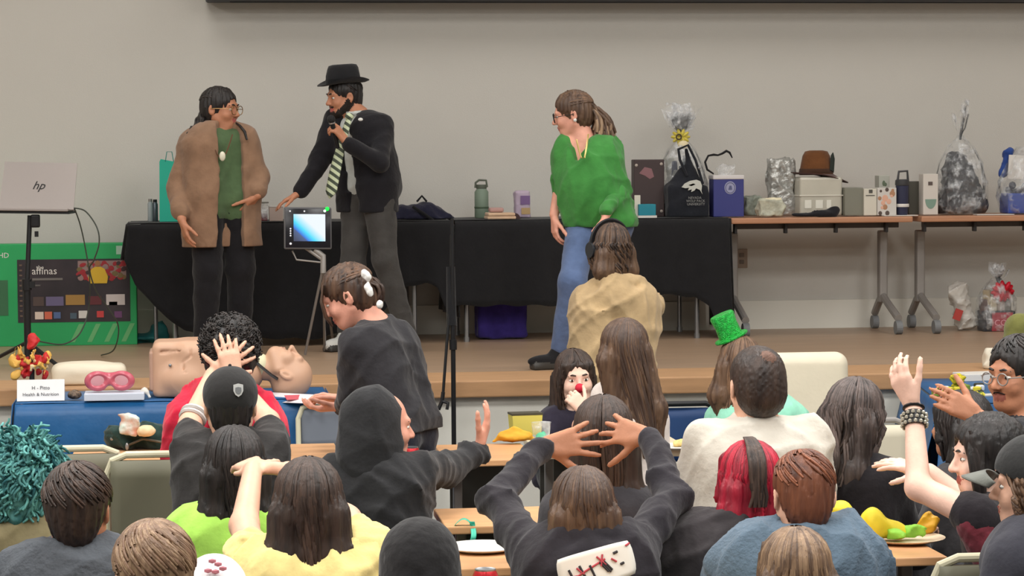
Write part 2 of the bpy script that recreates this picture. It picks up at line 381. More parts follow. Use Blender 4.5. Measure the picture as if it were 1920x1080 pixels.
def hair(root, name, mats, c, M, s, style, length=.3, wide=1.0, seed=1, volume=1.0, sweep=(0, 0, 0), nl=170, part=0, bangs=False, down=None, amp=None, narrow=1.0, nolow=False, lr=.0058, curlr=(.006, .011), clr=.004, turns=2.0, flow=False):
    """scalp cap + hanging mass (implicit) and separate locks in the same mesh name group"""
    P = lambda x, y, z: c+M@(np.array([x*wide, y, z])*s)
    v = volume; S = SDF(.006 if style in ('short', 'bald') else .007)
    up = V(0, 0, 1); dn = nrm(V(*sweep)+V(0, 0, -1)) if down is None else nrm(down); rt = nrm(M[:, 0]-dn*np.dot(M[:, 0], dn)); bk = nrm(np.cross(rt, dn)); 
    if np.dot(bk, -M[:, 1]) < 0: bk = -bk
    S.ell(P(0, -.014, .040), np.array([.083*wide, .101, .087])*s*v, M, k=.01)
    if style == 'short':
        S.ell(P(0, -.050, -.022), np.array([.066*wide, .058, .074])*s, M, k=.03)
    if style in ('long', 'wavy', 'pony', 'bun', 'curly'):
        S.ell(P(0, -.035, -.01), np.array([.080*wide, .075, .085])*s*v, M, k=.03)
    if flow: S.ell(P(0, -.02, -.035), np.array([.083*wide, .095, .095])*s*v, M, k=.03)
    o0 = P(0, -.045, -.02)
    if style in ('long', 'wavy'):
        w0 = .062*s*v*wide; L = length
        for q in (-1, -.33, .33, 1):
            a = o0+rt*q*w0+bk*.01; S.cap(a, a+dn*L*(.93 if abs(q) == 1 else 1)*.55+rt*q*.012*narrow, .042*s*v, .038*s*v, k=.03)
            S.cap(a+dn*L*.5+rt*q*.012, a+dn*L*(.85+.1*random.random())-rt*q*.012*(2-narrow), .040*s*v, .018*s*v, k=.03)
    if style == 'long' or bangs:
        for q in (-1, 1): S.cap(P(q*.055, .055, .065), P(q*.078, .035, -.045), .018*s, .016*s, k=.02)
    # open the face
    S.ell(P(0, .118, -.045), np.array([.072*wide, .085, .118])*s, M, k=.012, sub=True)
    if style == 'short': S.ell(P(0, .06, -.105), np.array([.1*wide, .085, .075])*s, M, k=.012, sub=True); 
    if style == 'short':
        for q in (-1, 1): S.ell(P(q*.088, -.002, -.02), np.array([.022, .032, .040])*s, M, k=.006, sub=True)
    if style == 'bald': S.ell(P(0, .03, .12), np.array([.055, .075, .05])*s, M, k=.02, sub=True)
    if amp is None: amp = {'short': .0035, 'bald': .003, 'curly': .013}.get(style, .005)
    if style == 'curly': nz = fuzz(amp, 85, seed)
    else:
        g = np.random.default_rng(seed); ph = g.uniform(0, 6, 4)
        cx, cy = c[0], c[1]
        def nz(x, y, z):
            a = np.arctan2(y-cy, x-cx); return amp*(np.sin(23*a+ph[0]+6*z)+.6*np.sin(41*a+ph[1]-9*z)+.5*np.sin(67*a+ph[2]+20*z+2*np.sin(30*z)))*.6
    h = S.build(name, mats[0], root, nz)
    # locks
    g = random.Random(seed); paths = []
    if style == 'curly':
        for i in range(nl):
            t = g.uniform(0, 1); ph = g.uniform(0, 2*math.pi); zz = 1-(1.95 if flow else 1.5)*t; rr = math.sqrt(max(0, 1-zz*zz)); d = np.array([rr*math.cos(ph), rr*math.sin(ph), zz])
            if d[1] > .45 and d[2] < .45: continue
            p0 = P(d[0]*.084*v, -.014+d[1]*.10*v, .035+d[2]*.088*v*(1.45 if flow and d[2] < 0 else 1)); n = nrm(M@d); x, y, _ = basis(n+V(0, 0, -.3)*g.random()); ax = nrm((dn-n*np.dot(dn, n))*1.0+n*g.uniform(.0, .28)+rt*g.uniform(-.35, .35)) if flow else nrm(n*.6+dn*g.uniform(.0, 1.2)); x, y, _ = basis(ax)
            R = g.uniform(*curlr)*s; LL = length*g.uniform(.5, 1); a0 = g.uniform(0, 6)
            paths.append([p0+ax*LL*k/11+R*(math.cos(a0+turns*6.28*k/11)*x+math.sin(a0+turns*6.28*k/11)*y) for k in range(12)])
        lr = clr
    elif style in ('long', 'wavy'):
        for i in range(nl):
            ph = g.uniform(-math.pi*.93, math.pi*.93) ; # 0 = back
            sx, sy = math.sin(ph), -math.cos(ph); pts = []
            fade = 1 if abs(ph) < 2.0 else .6
            for k in range(6):
                t = math.pi/2*(k+.6)/5.6; pts.append(P(sx*math.sin(t)*.084*v+part*.02*(1-k/5), -.014+sy*math.sin(t)*.101*v, .040+math.cos(t)*.088*v))
            if abs(ph) > 2.25:   # side front strands fall to the side
                pts[-1] = P(.080*np.sign(sx), .045, -.01); pts[-2] = P(.066*np.sign(sx), .065, .045)
            last = pts[-1]; out = nrm((last-P(0, -.03, 0))*[1, 1, 0]); L = length*g.uniform(.72, 1.03)*fade; w = g.uniform(0, 6); am = (.014 if style == 'wavy' else .004)
            tgt = o0+rt*np.dot(last-o0, rt)*.95+bk*np.dot(last-o0, bk)*(.75)
            for k in range(1, 11):
                t = k/10; q = last*(1-min(1, t*1.5))+(tgt+V(0, 0, 0))*min(1, t*1.5); q = q-dn*np.dot(q-last, dn)+dn*L*t+rt*am*math.sin(w+t*9)+bk*am*.6*math.cos(w+t*8)-rt*np.dot(last-o0, rt)*.35*max(0, t-.55)*(2-narrow)
                pts.append(q+out*.003)
            paths.append(pts)
    elif style in ('pony', 'bun'):
        T = P(0, -.105, .04) if style == 'pony' else P(0, -.10, .03)
        for i in range(nl):
            ph = g.uniform(-math.pi, math.pi); t = g.uniform(.35, 1.45); d0 = np.array([math.sin(ph)*math.sin(t), math.cos(ph)*math.sin(t), math.cos(t)])
            if d0[1] > .2 and d0[2] < .5: continue
            a = np.array([d0[0]*.083, -.014+d0[1]*.101, .040+d0[2]*.087])*v; pts = []
            for k in range(7):
                u = k/6; q = a*(1-u)+np.array([0, -.112, .035])*u; cc = np.array([0, -.014, .03]); dv = q-cc; rr = math.sqrt((dv[0]/.083)**2+(dv[1]/.101)**2+(dv[2]/.088)**2); q = cc+dv/max(rr, .2)*1.03; pts.append(P(*q))
            paths.append(pts)
    elif style in ('short', 'bald') and nl:
        for i in range(nl):
            ph = g.uniform(-math.pi, math.pi); t0 = g.uniform(.0, 1.25); pts = []
            if math.cos(ph) < -.35 and t0 > 1.0: continue
            if style == 'bald' and t0 < .75: continue
            for k in range(5):
                t = t0+.5*k/4; sx, sy = math.sin(ph+.12*k), -math.cos(ph+.12*k)
                pts.append(P(sx*math.sin(t)*.085*v, -.014+sy*math.sin(t)*.103*v, .040+math.cos(t)*.089*v))
            if -math.cos(ph)*math.sin(t) > .45 and math.cos(t) < .4: continue
            paths.append(pts)
        lr = .0042
    if paths:
        b = MB(); lock_tubes(b, paths, lr*s); b.build('lock_of_hair', mats, h, True, auto=0) if False else None
        me = h.data; n0 = len(me.vertices)
        # join locks into the hair mesh
        b2 = bpy.data.meshes.new('t'); b2.from_pydata(b.v, [], b.f); b2.polygons.foreach_set('material_index', b.m)
        import bmesh
        bm = bmesh.new(); bm.from_mesh(me); bm.from_mesh(b2); bm.to_mesh(me); bm.free(); bpy.data.meshes.remove(b2)
        if len(me.materials) < 2 and len(mats) > 1: me.materials.append(mats[1])
        me.polygons.foreach_set('use_smooth', [True]*len(me.polygons))
    return h

def person(label, head, D, yaw=0, hyaw=None, hpitch=0, hroll=0, s=1.0, skin_m=None, lips=None, hair_=None, top=None, pants=None, shoes=None,
           lean=.04, neck=None, build=1.0, arms=None, sleeve=1.0, sitting=True, joints=None, hscale=1.0, sp=None, tp=.022, eyesw=True, brow=None,
           beard=False, face_wide=1.0, res=.0065, top_parts='shirt', collar=None, hood=None, hem=None, fold=.004, seed=1, legs=True, belly=0, group=None, neckfwd=.035, vneck=None, shw=1.0, shoulder_drop=.072, beardm=None, loc_z=0.0, legdir=None, pw=1.0):
    """head = pixel of the head centre (ear level); everything is placed from it in metres"""
    Hc = at(head[0], head[1], D); hy = yaw if hyaw is None else hyaw
    MH = rotm(hy, hpitch, hroll); MT = rotm(yaw); R, Fw = MT[:, 0], MT[:, 1]
    N = Hc+V(0, 0, -.165)*s-Fw*neckfwd if neck is None else neck
    floor = loc_z
    if sitting:
        P = V(*(N-Fw*lean)); P[2] = floor+.52
    else: P = joints['P']
    root = thing('person', label, 'person', (P[0], P[1], floor), group)
    J = dict(Hc=Hc, N=N, P=P, R=R, F=Fw, MH=MH, MT=MT, root=root)
    for q, sd in ((1, 'R'), (-1, 'L')):
        J['sh'+sd] = N+R*q*.150*s*build*shw-V(0, 0, shoulder_drop)+Fw*.01
        J['el'+sd] = J['sh'+sd]+V(0, 0, -.25)*s+Fw*.10+R*q*.05
        w = J['el'+sd]+Fw*.21-R*q*.04; w[2] = floor+.66 if sitting else w[2]
        J['wr'+sd] = w; J['hd'+sd] = None
        if sitting:
            J['hip'+sd] = P+R*q*.09; LD = Fw if legdir is None else nrm(legdir); LR_ = V(LD[1], -LD[0], 0); J['hip'+sd] = P+LR_*q*.09; J['kn'+sd] = P+LR_*q*.11+LD*.42; J['an'+sd] = J['kn'+sd]*[1, 1, 0]+V(0, 0, floor+.09)+LD*.02; J['foot'+sd] = LD
    if joints: J.update(joints)
    if arms:
        for sd in arms:
            a = arms[sd]
            for k in ('sh', 'el', 'wr'):
                if k in a: J[k+sd] = a[k]
            J['hd'+sd] = a.get('hand')
    for sd in 'LR':
        a, b = np.linalg.norm(J['sh'+sd]-J['el'+sd]), np.linalg.norm(J['el'+sd]-J['wr'+sd])
    up = nrm(N-P); S = SDF(res)
    # --- body
    head_prims(S, Hc, MH, s*hscale, beard, face_wide)
    S.cap(Hc+MH@V(0, -.022, -.055)*s, N+Fw*.0, .053*s, .060*s, k=.03)
    def torso(S, inf, tg=0, k=.04, hipk=True):
        w = build; ch = N*.78+P*.22
        S.cap(J['shL'], J['shR'], .046*s+inf*.6, k=k, tag=tg)
        S.cap(N-up*.02, N-up*.09, .062*s+inf*.7, .085*s+inf, k=k, tag=tg)
        for q, sd in ((1, 'R'), (-1, 'L')):
            S.cap(ch+R*q*.075*w, P+R*q*.065*w+up*.06, .098*s*w+inf, .092*s*w+inf, k=k, tag=tg)
            if hipk: S.cap(J['hip'+sd], P+R*q*.06*w+up*.05, .095*w+inf, .095*w+inf, k=k, tag=tg)
        if belly: S.ell(P*.62+N*.38+Fw*.05, V(.15, .10+belly, .2)+inf, MT, k=.06, tag=tg)
    torso(S, -.012)
    for sd in 'LR':
        S.cap(J['sh'+sd], J['el'+sd], .046*s, .037*s, k=.03); S.cap(J['el'+sd], J['wr'+sd], .038*s, .026*s, k=.02)
        h = J['hd'+sd]
        if h is None:
            d = nrm(J['wr'+sd]-J['el'+sd]); h = dict(d=d, n=V(0, 0, -1) if sitting else R*(-1 if sd == 'R' else 1), curl=.45)
        hh = dict(h); d = hh.pop('d'); n = hh.pop('n'); hand(S, J['wr'+sd]+d*.012, d, n, sd, **hh)
        if legs:
            S.cap(J['hip'+sd], J['kn'+sd], .075, .05, k=.03); S.cap(J['kn'+sd], J['an'+sd], .05, .035, k=.02)
    sm = skin_m or SK['fair']; S.build('body', [sm, lips or LIP, beardm or sm], root)
    if eyesw: eyes(root, Hc, MH, s*hscale, brow, face_wide)
    # --- top
    if top is not None:
        T = SDF(.009); torso(T, tp)
        for sd in 'LR':
            T.cap(J['sh'+sd], J['el'+sd], .049*s+tp*.6, .040*s+tp*.6, k=.03) if sleeve >= 1 else T.cap(J['sh'+sd], J['sh'+sd]+(J['el'+sd]-J['sh'+sd])*max(.12, sleeve), .049*s+tp*.6, .046*s+tp*.75, k=.03)
            if sleeve > 1:
                e = J['el'+sd]+(J['wr'+sd]-J['el'+sd])*min(.97, sleeve-1); T.cap(J['el'+sd], e, .040*s+tp*.6, .031*s+tp*.55, k=.02)
        if vneck:
            T.cap(N+Fw*.10+up*.05, N+Fw*.125-up*vneck, .078, .016, k=.015, sub=True); T.cap(N+up*.02-Fw*.01, N+up*.2, .062*s, k=.015, sub=True)
        else: T.cap(N+up*.035, N+up*.2+Fw*.03, .060*s, .075*s, k=.012, sub=True)
        if collar:
            for i in range(14):
                a0, a1 = 2*math.pi*i/14, 2*math.pi*(i+1)/14; rr = .068*s
                T.cap(N+up*.015+R*rr*math.cos(a0)+Fw*(rr*math.sin(a0)+.01), N+up*.015+R*rr*math.cos(a1)+Fw*(rr*math.sin(a1)+.01), collar, k=.012)
        if hood == 'down':
            for i in range(12):
                a0, a1 = math.radians(150+240*i/12), math.radians(150+240*(i+1)/12)
                f = lambda a: N+up*(.03*math.sin(a)*-1-.0)+R*.105*math.cos(a)+Fw*(.085*math.sin(a)-.005)
                T.cap(f(a0), f(a1), .032, k=.02)
            T.ell(N-Fw*.115-up*.055, V(.10, .042, .085), MT, k=.03)
        cuts = []
        if hem is not None: cuts.append((V(0, 0, hem), V(0, 0, -1)))
        elif sitting: cuts.append((V(0, 0, floor+.47), V(0, 0, -1)))
        T.build(top_parts, top, root, folds(fold*1.15, 1.25, seed), cuts)
    if legs:
        Pn = SDF(.011)
        for q, sd in ((1, 'R'), (-1, 'L')):
            Pn.cap(J['hip'+sd], J['kn'+sd], .092*build, .066*pw, k=.04); Pn.cap(J['kn'+sd], J['an'+sd]+V(0, 0, .03), .066*pw, .052*pw, k=.03)
            Pn.cap(J['hip'+sd], P+up*.0+R*q*.05*build, .090*build, .086*build, k=.05)
        Pn.build('trousers', pants or CL['pants'], root, folds(.004, 1, seed+5))
        for sd in 'LR':
            a = J['an'+sd]; fd = J.get('foot'+sd, Fw); MF = rotm(math.degrees(math.atan2(fd[0], fd[1])))
            Q = SDF(.008); Q.ell(a+fd*.07+V(0, 0, -.045), V(.042, .12, .035), MF, k=.02); Q.ell(a+fd*.01+V(0, 0, -.015), V(.04, .06, .05), MF, k=.02)
            Q.box(a+fd*.06+V(0, 0, -.075), V(.032, .10, .006), MF, .008, tag=1); Q.build('shoe', [shoes or CL['shoe'], CL['sole']], root)
    if hair_:
        hh = dict(hair_); st = hh.pop('style'); ms = hh.pop('mats'); hair(root, 'hair', ms, Hc, MH, s*hscale, st, wide=face_wide, **hh)
    return J
SK = dict(fair=skin('fair', (225, 176, 150)), pale=skin('pale', (238, 196, 176)), tan=skin('tan', (186, 128, 98)), brown=skin('brown', (148, 98, 72)), rosy=skin('rosy', (222, 160, 138)), dark=skin('dark', (122, 82, 62)), olive=skin('olive', (205, 158, 122)))
LIP = mat('skin_lips', (176, 92, 84), .45, spec=.4); BEARD = mat('hair_beard', (38, 30, 26), .7, .6, 220, .3, 60)
CL = dict(pants=cloth('dark_trousers', (40, 42, 48)), shoe=cloth('black_shoe', (28, 28, 30)), sole=plast('sole', (60, 58, 55)))
def H(n, a, b): return [hairm(n, a, b), hairm(n+'_light', b, tuple(min(255, int(x*1.22)) for x in b))]
HB = H('black', (22, 19, 19), (42, 36, 34)); HD = H('dark_brown', (38, 28, 24), (66, 50, 42)); HM = H('mid_brown', (70, 50, 38), (110, 84, 64)); HBL = H('light_brown', (110, 84, 62), (168, 138, 108))
HT = H('teal', (26, 84, 90), (92, 150, 146)); HR = H('red', (120, 14, 34), (170, 28, 52)); HAU = H('auburn', (82, 44, 30), (122, 72, 48))
# ------------------------------------------------------------------ setting
STZ = .81
YW = on_z(1450, 616, STZ)[1]; YF = on_z(1000, 712, STZ)[1]
XL, XR, YB, HC = -5.5, 8.5, -1.5, 4.6
def struct(o): o['kind'] = 'structure'; return o
WALLM = mat('wall_paint', (198, 195, 188), .92, .12, 160, .015, 1.2, spec=.1)
WHITEM = mat('white_paint', (222, 220, 210), .6, .05, 90, .015, 2)
STAGEM = mat('stage_boards', (164, 138, 114), .38, .05, 40, .07, 3, stretch=(.6, 6, 1), spec=.4)
NOSE_LIT = mat('stage_nosing_lit_wood', (180, 140, 102), .5, .08, 60, .08, 4, stretch=(1, 8, 8))
CARPET = mat('carpet', (92, 90, 88), .98, .5, 300, .12, 60)
def slab(name, lo, hi, m_, **k):
    lo, hi = V(*lo), V(*hi); return struct(MB().box((lo+hi)/2, hi-lo, **k).build(name, m_))
slab('wall_back', (XL, YW, 0), (XR, YW+.15, HC), WALLM)
slab('wall_left', (XL-.15, YB, 0), (XL, YW+.15, HC), WALLM)
slab('wall_right', (XR, YB, 0), (XR+.15, YW+.15, HC), WALLM)
slab('wall_front', (XL, YB-.15, 0), (XR, YB, HC), WALLM)
slab('floor', (XL, YB, -.1), (XR, YW, 0), CARPET)
slab('ceiling', (XL, YB, HC), (XR, YW+.15, HC+.1), WHITEM)
slab('baseboard_back', (XL, YW-.03, STZ), (XR, YW, on_y(1450, 563, YW)[2]), WHITEM)
slab('floor_stage', (XL, YF+.52, STZ-.06), (XR, YW, STZ), STAGEM)
slab('trim_lit_1', (XL, YF, STZ-.085), (XR, YF+.52, STZ), NOSE_LIT, bev=.008)  # nosing, widened in paler wood to paint the hall light on the stage front
b = MB(); b.box(((XL+XR)/2, YF+.10, (STZ-.085)/2), (XR-XL, .08, STZ-.085))
x = XL
while x < XR: b.box((x, YF+.058, .37), (.012, .006, .70), mi=1); x += 1.22
struct(b.build('wall_stage', [WHITEM, mat('joint_grey', (150, 148, 140))]))
# long projection screen housing high on the wall
x0 = on_y(385, 2, YW-.16)[0]; zt = on_y(960, 1, YW-.28)[2]
t = thing('projection_screen', 'long dark projection screen housing mounted high on the back wall', 'screen', ((x0+XR-1)/2, YW, zt))
MB().box(((x0+XR-1)/2, YW-.155, zt+.12), (XR-1-x0, .28, .24), bev=.02).build('housing', plast('housing_grey', (70, 72, 78), .6), t)
MB().box(((x0+XR-1)/2, YW-.14, zt+.004), (XR-1.3-x0, .05, .02), bev=.005).build('weight_bar', plast('bar_dark', (40, 42, 46)), t)
for p in ((1379, 1400),):
    a = on_y(1379, 467, YW); c = on_y(1401, 502, YW)
    t = thing('wall_outlet', 'brown rectangular wall outlet below the wooden table', 'outlet', ((a[0]+c[0])/2, YW, c[2]))
    MB().box((a+c)/2-V(0, .006, 0), (c[0]-a[0], .012, a[2]-c[2]), bev=.003).build('cover_plate', plast('outlet_brown', (150, 132, 116)), t)
    for dz in (-.022, .022): MB().box((a+c)/2+V(0, -.013, dz), (.03, .004, .026), bev=.002).build('socket', plast('socket_brown', (112, 98, 86)), t)
# lamps: ceiling panels that really give the light
LP = mat('lamp_panel', (255, 250, 244), emit=2.0)
def lamp(x, y, e, sx=1.2, sy=1.2, col=(1, .985, .96)):
    t = thing('ceiling_light', 'flat square ceiling light panel above the hall', 'ceiling light', (x, y, HC-.03), 'ceiling light panels')
    MB().box((x, y, HC-.02), (sx, sy, .035), bev=.01).build('diffuser', LP, t)
    l = bpy.data.lights.new('panel_lamp', 'AREA'); l.shape = 'RECTANGLE'; l.size = sx; l.size_y = sy; l.energy = e; l.color = col
    o = bpy.data.objects.new('panel_lamp', l); C.objects.link(o); o.location = (x, y, HC-.06)
for x in (-3.4, -.4, 2.6, 5.6):
    for y, e in ((2.2, 55), (5.2, 84), (8.4, 84), (11.4, 30), (14.0, 11)): lamp(x, y, e)
w = bpy.data.worlds.new('World'); bpy.context.scene.world = w; w.use_nodes = True
w.node_tree.nodes['Background'].inputs[0].default_value = (.9, .93, 1, 1); w.node_tree.nodes['Background'].inputs[1].default_value = .3
vs = bpy.context.scene.view_settings; vs.view_transform = 'Standard'; vs.look = 'None'; vs.gamma = 1; vs.exposure = 0.0

# ------------------------------------------------------------------ furniture
BLK = cloth('black_table', (30, 30, 32), .08, .2); STEEL = mat('steel', (150, 152, 155), .35, metal=.8, spec=.5); BLKM = plast('black_metal', (26, 26, 28), .45)
BLUE = mat('cloth_blue', (24, 86, 138), .42, .35, 14, .10, 5, spec=.45)
WOOD = mat('table_wood', (214, 164, 118), .35, .05, 40, .08, 3, stretch=(1, 9, 9)); WOODD = mat('dark_wood_edge', (128, 84, 58), .5, .05, 50, .1, 6, stretch=(1, 9, 9))
def interp(px, tab):
    for (a, za), (b_, zb) in zip(tab, tab[1:]):
        if a <= px <= b_: return za+(zb-za)*(px-a)/(b_-a)
    return tab[0][1] if px < tab[0][0] else tab[-1][1]
def drape(name, x0, x1, yf, yb, zt, tab, m_, label, fold=.02, flare=.03, seed=1, sidez=None, lab_root=None):
    """table cloth: top sheet, front fall with folds and its own lower edge, side falls"""
    g = random.Random(seed); ph = [g.uniform(0, 6) for _ in range(4)]; n = 150
    def fo(x, t): return fold*t*(math.sin(11*x+ph[0]+1.5*math.sin(3*x))+.6*math.sin(23*x+ph[1])+.3*math.sin(41*x+ph[2]))+flare*t
    b = MB()
    def front(u, v):
        x = x0+(x1-x0)*u; zb = interp(x, tab); e = (u-.5)*2
        return V(x+e*abs(e)**6*flare*1.2*v, yf-.012*min(1, v*12)-fo(x, v)-.0, zt-(zt-zb)*v - (.006*math.sin(30*x) if v == 1 else 0))
    b.grid(front, n, 14)
    b.grid(lambda u, v: V(x0+(x1-x0)*u, yf+(yb-yf)*v, zt+.003+.002*math.sin(17*u+5*v)), 60, 8)
    for q, xx, zb in ((-1, x0, interp(x0, tab) if sidez is None else sidez[0]), (1, x1, interp(x1, tab) if sidez is None else sidez[1])):
        b.grid(lambda u, v: V(xx+q*(.012+flare*1.2*v+fold*.8*v*math.sin(18*u+ph[3])), yf+(yb-yf)*u-fo(xx, v)*(1-u)-.012*(1-u), zt-(zt-zb)*v), 20, 12)
    o = b.build(name, m_, None, True, solid=.004, auto=0); return tag(o, label, 'tablecloth')
def table(label, x0, x1, yf, yb, zt, floor, top_m, legs='post', th=.028, group=None, skip=(), legx=None):
    t = thing('folding_table', label, 'table', ((x0+x1)/2, (yf+yb)/2, floor), group)
    MB().box(((x0+x1)/2, (yf+yb)/2, zt-th/2), (x1-x0, yb-yf, th), bev=.006).build('tabletop', top_m, t)
    for xx in legx or (x0+.12, x1-.12):
        for yy in (yf+.07, yb-.07):
            MB().tube([(xx, yy, zt-th), (xx, yy, floor+.01)], .014, 10).tube([(xx, yy, floor+.03), (xx, yy, floor)], .018, 10).build('leg', STEEL, t)
        MB().tube([(xx, yf+.07, zt-.22), (xx, yb-.07, zt-.22)], .009).build('crossbar', STEEL, t)
    return t
TZ = STZ+.74
yTf = YW-.78; yTb = YW-.08
X = lambda px, Y=yTf, py=410: on_y(px, py, Y)[0]
Zy = lambda px, py, Y=yTf: on_y(px, py, Y)[2]
table('folding table under the black cloth behind the man in the hat', X(262), X(835), yTf, yTb, TZ, STZ, WOODD, legx=(X(328, yTf, 600), X(779, yTf, 600)))
tab = [(X(p), Zy(p, y)) for p, y in ((228, 455), (258, 535), (290, 575), (345, 622), (420, 634), (600, 634), (700, 600), (760, 536), (796, 530), (815, 540), (832, 590), (848, 596))]
drape('black_tablecloth', X(240), X(846), yTf, yTb, TZ, tab, BLK, 'black cloth hanging to the floor behind the woman in the cardigan', .016, .02, 2)
b = MB(); b.tube([(X(288), yTf+.3, TZ-.03), (X(288), yTf+.3, STZ)], .013, 10)
struct_leg = tag(b.build('stand_pole', STEEL), 'thin grey upright pole beside the green television box', 'pole')
table('folding table under the black cloth behind the woman in green', X(860), X(1362), yTf, yTb, TZ, STZ, WOODD, legx=(X(877, yTf, 600), X(1311, yTf, 600)))
tab = [(X(p), Zy(p, y)) for p, y in ((850, 573), (1045, 572), (1150, 568), (1240, 552), (1300, 556), (1325, 575), (1345, 622), (1372, 626))]
drape('black_tablecloth', X(853), X(1366), yTf, yTb, TZ, tab, BLK, 'black cloth on the table holding the wolf bag', .014, .02, 5, sidez=(Zy(850, 590), Zy(1380, 622)))
def tleg(t, xx, floor, zt, yf, yb, mg, mb_):
    yc = (yf+yb)/2+.12
    MB().box((xx, yc, (zt+floor)/2+.04), (.055, .07, zt-floor-.28), bev=.012).build('leg_column', mg, t)
    f = MB(); f.tube([(xx, yf+.09, floor+.10), (xx, yc-.1, floor+.19), (xx, yc, floor+.23), (xx, yc+.06, floor+.19), (xx, yb-.04, floor+.10)], .024, 10); f.build('foot', mg, t)
    for yy in (yf+.09, yb-.04):
        w_ = MB(); w_.tube([(xx-.02, yy, floor+.042), (xx+.02, yy, floor+.042)], .042, 20).build('caster', mb_, t)
GREYM = mat('grey_metal', (150, 146, 142), .45, metal=.3); CAST = plast('caster_grey', (118, 120, 122), .5)
def wtable(label, px0, px1, legs):
    x0, x1 = X(px0), X(px1); t = thing('rolling_table', label, 'table', ((x0+x1)/2, (yTf+yTb)/2, STZ), None)
    MB().box(((x0+x1)/2, (yTf+yTb)/2, TZ-.018), (x1-x0, yTb-yTf, .036), bev=.008).build('tabletop', mat('brown_tabletop', (176, 128, 98), .4, .05, 40, .08, 3, stretch=(1, 9, 9)), t)
    MB().box(((x0+x1)/2, yTf+.16, TZ-.055), (x1-x0-.1, .04, .035), bev=.004).build('rail', plast('rail_dark', (72, 66, 62)), t)
    n = 0
    for px in range(px0+15, px1-5, 95): MB().box((X(px), yTf+.12, TZ-.07), (.018, .05, .06), bev=.004).build('bracket', plast('bracket_dark', (52, 50, 50)), t)
    for px in legs: tleg(t, X(px), STZ, TZ, yTf+.02, yTb, GREYM, CAST)
wtable('brown rolling table left of the gap with foil bag and hat on top', 1371, 1712, (1405, 1694))
wtable('brown rolling table right of the gap with black gift basket', 1728, 2080, (1766, 2040))

def folding_chair(label, x, y, rz, m_pad, m_fr, group=None, floor=0, w=.44, hb=.83):
    t = thing('folding_chair', label, 'chair', (x, y, floor), group)
    M = rotm(rz); O = V(x, y, floor); P = lambda a, b_, c: O+M@V(a, b_, c)
    # +y local = direction the sitter faces
    b = MB(); pts = []
    h = w/2
    for q in (1,):
        pts = [P(-h, -.14, .10), P(-h, -.20, .5), P(-h, -.245, hb-.07), P(-h+.02, -.25, hb-.02), P(-h+.07, -.252, hb), P(h-.07, -.252, hb), P(h-.02, -.25, hb-.02), P(h, -.245, hb-.07), P(h, -.20, .5), P(h, -.14, .10)]
    b.tube(pts, .013, 10).build('back_frame', m_fr, t)
    b = MB(); b.grid(lambda u, v: P((u-.5)*(w-.03), -.235-.015*math.cos((u-.5)*3)-.02*v, .57+(hb-.59)*v), 12, 6); b.build('backrest', m_pad, t, True, solid=.022)
    MB().box(P(0, .02, .45), (w-.04, .40, .04), M=M, bev=.015).build('seat', m_pad, t, True)
    for q in (-1, 1):
        MB().tube([P(q*(h-.01), .20, .0), P(q*(h-.01), -.15, .5)], .011, 8).build('leg', m_fr, t)
        MB().tube([P(q*(h-.025), -.26, .0), P(q*(h-.025), .12, .44)], .011, 8).build('leg', m_fr, t)
    return t
PADB = plast('chair_beige', (196, 190, 160), .5, bump=.05); FRB = plast('chair_frame_beige', (206, 200, 172), .35); OLV = plast('chair_olive', (112, 110, 92), .5)
def seatchair(label, px, D, yaw=0, olive=True, **k):
    p = at(px, 800, D); return folding_chair(label, p[0], p[1], yaw, OLV if olive else PADB, FRB, **k)
def cream_chair(label, px, ytop, D, w=.46, rz=0, ht=None, m_=None):
    p = at(px, ytop, D); zt = p[2]; t = thing('padded_chair', label, 'chair', (p[0], p[1], 0)); M = rotm(rz); O = V(p[0], p[1], 0); P = lambda a, b_, c: O+M@V(a, b_, c)
    m_ = m_ or mat('cream_vinyl', (222, 212, 190), .45, .1, 30, .04, 4)
    S = SDF(.009); S.box(P(0, -.02, zt-.22), V(w/2-.06, .012, .16), M@rotm(0, -4, 0), .06, k=.02); S.build('backrest', m_, t)
    S = SDF(.01); S.box(P(0, .25, .45), V(w/2-.05, .18, .01), M, .04, k=.02); S.build('seat', m_, t)
    for q in (-1, 1):
        MB().tube([P(q*(w/2-.03), -.06, 0), P(q*(w/2-.03), -.02, .42), P(q*(w/2-.03), -.045, zt-.12)], .014, 8).build('leg', GREYM, t)
        MB().tube([P(q*(w/2-.03), .42, 0), P(q*(w/2-.03), .40, .43), P(q*(w/2-.03), 0, .43)], .014, 8).build('leg', GREYM, t)
    return t
def rowtable(label, px0, px1, Df, depth, m_=WOOD, group=None):
    pm = (px0+px1)/2; y = on_z(pm, 0+CAM[2]*0+900, .75)[1]*0+at(pm, 900, Df)[1]
    x0 = on_y(px0, 900, y)[0]; x1 = on_y(px1, 900, y)[0]
    t = thing('seminar_table', label, 'table', ((x0+x1)/2, y+depth/2, 0), group)
    MB().box(((x0+x1)/2, y+depth/2, .737), (x1-x0, depth, .026), bev=.005).build('tabletop', m_, t)
    MB().box(((x0+x1)/2, y+depth-.07, .58), (x1-x0-.12, .012, .26)).build('modesty_panel', plast('panel_grey', (92, 92, 88)), t)
    for xx in (x0+.07, x1-.07):
        MB().box((xx, y+depth/2, .38), (.035, .05, .68), bev=.006).build('leg', GREYM, t)
        MB().box((xx, y+depth/2, .02), (.04, depth-.04, .035), bev=.008).build('foot', GREYM, t)
    return (x0, x1, y, y+depth)
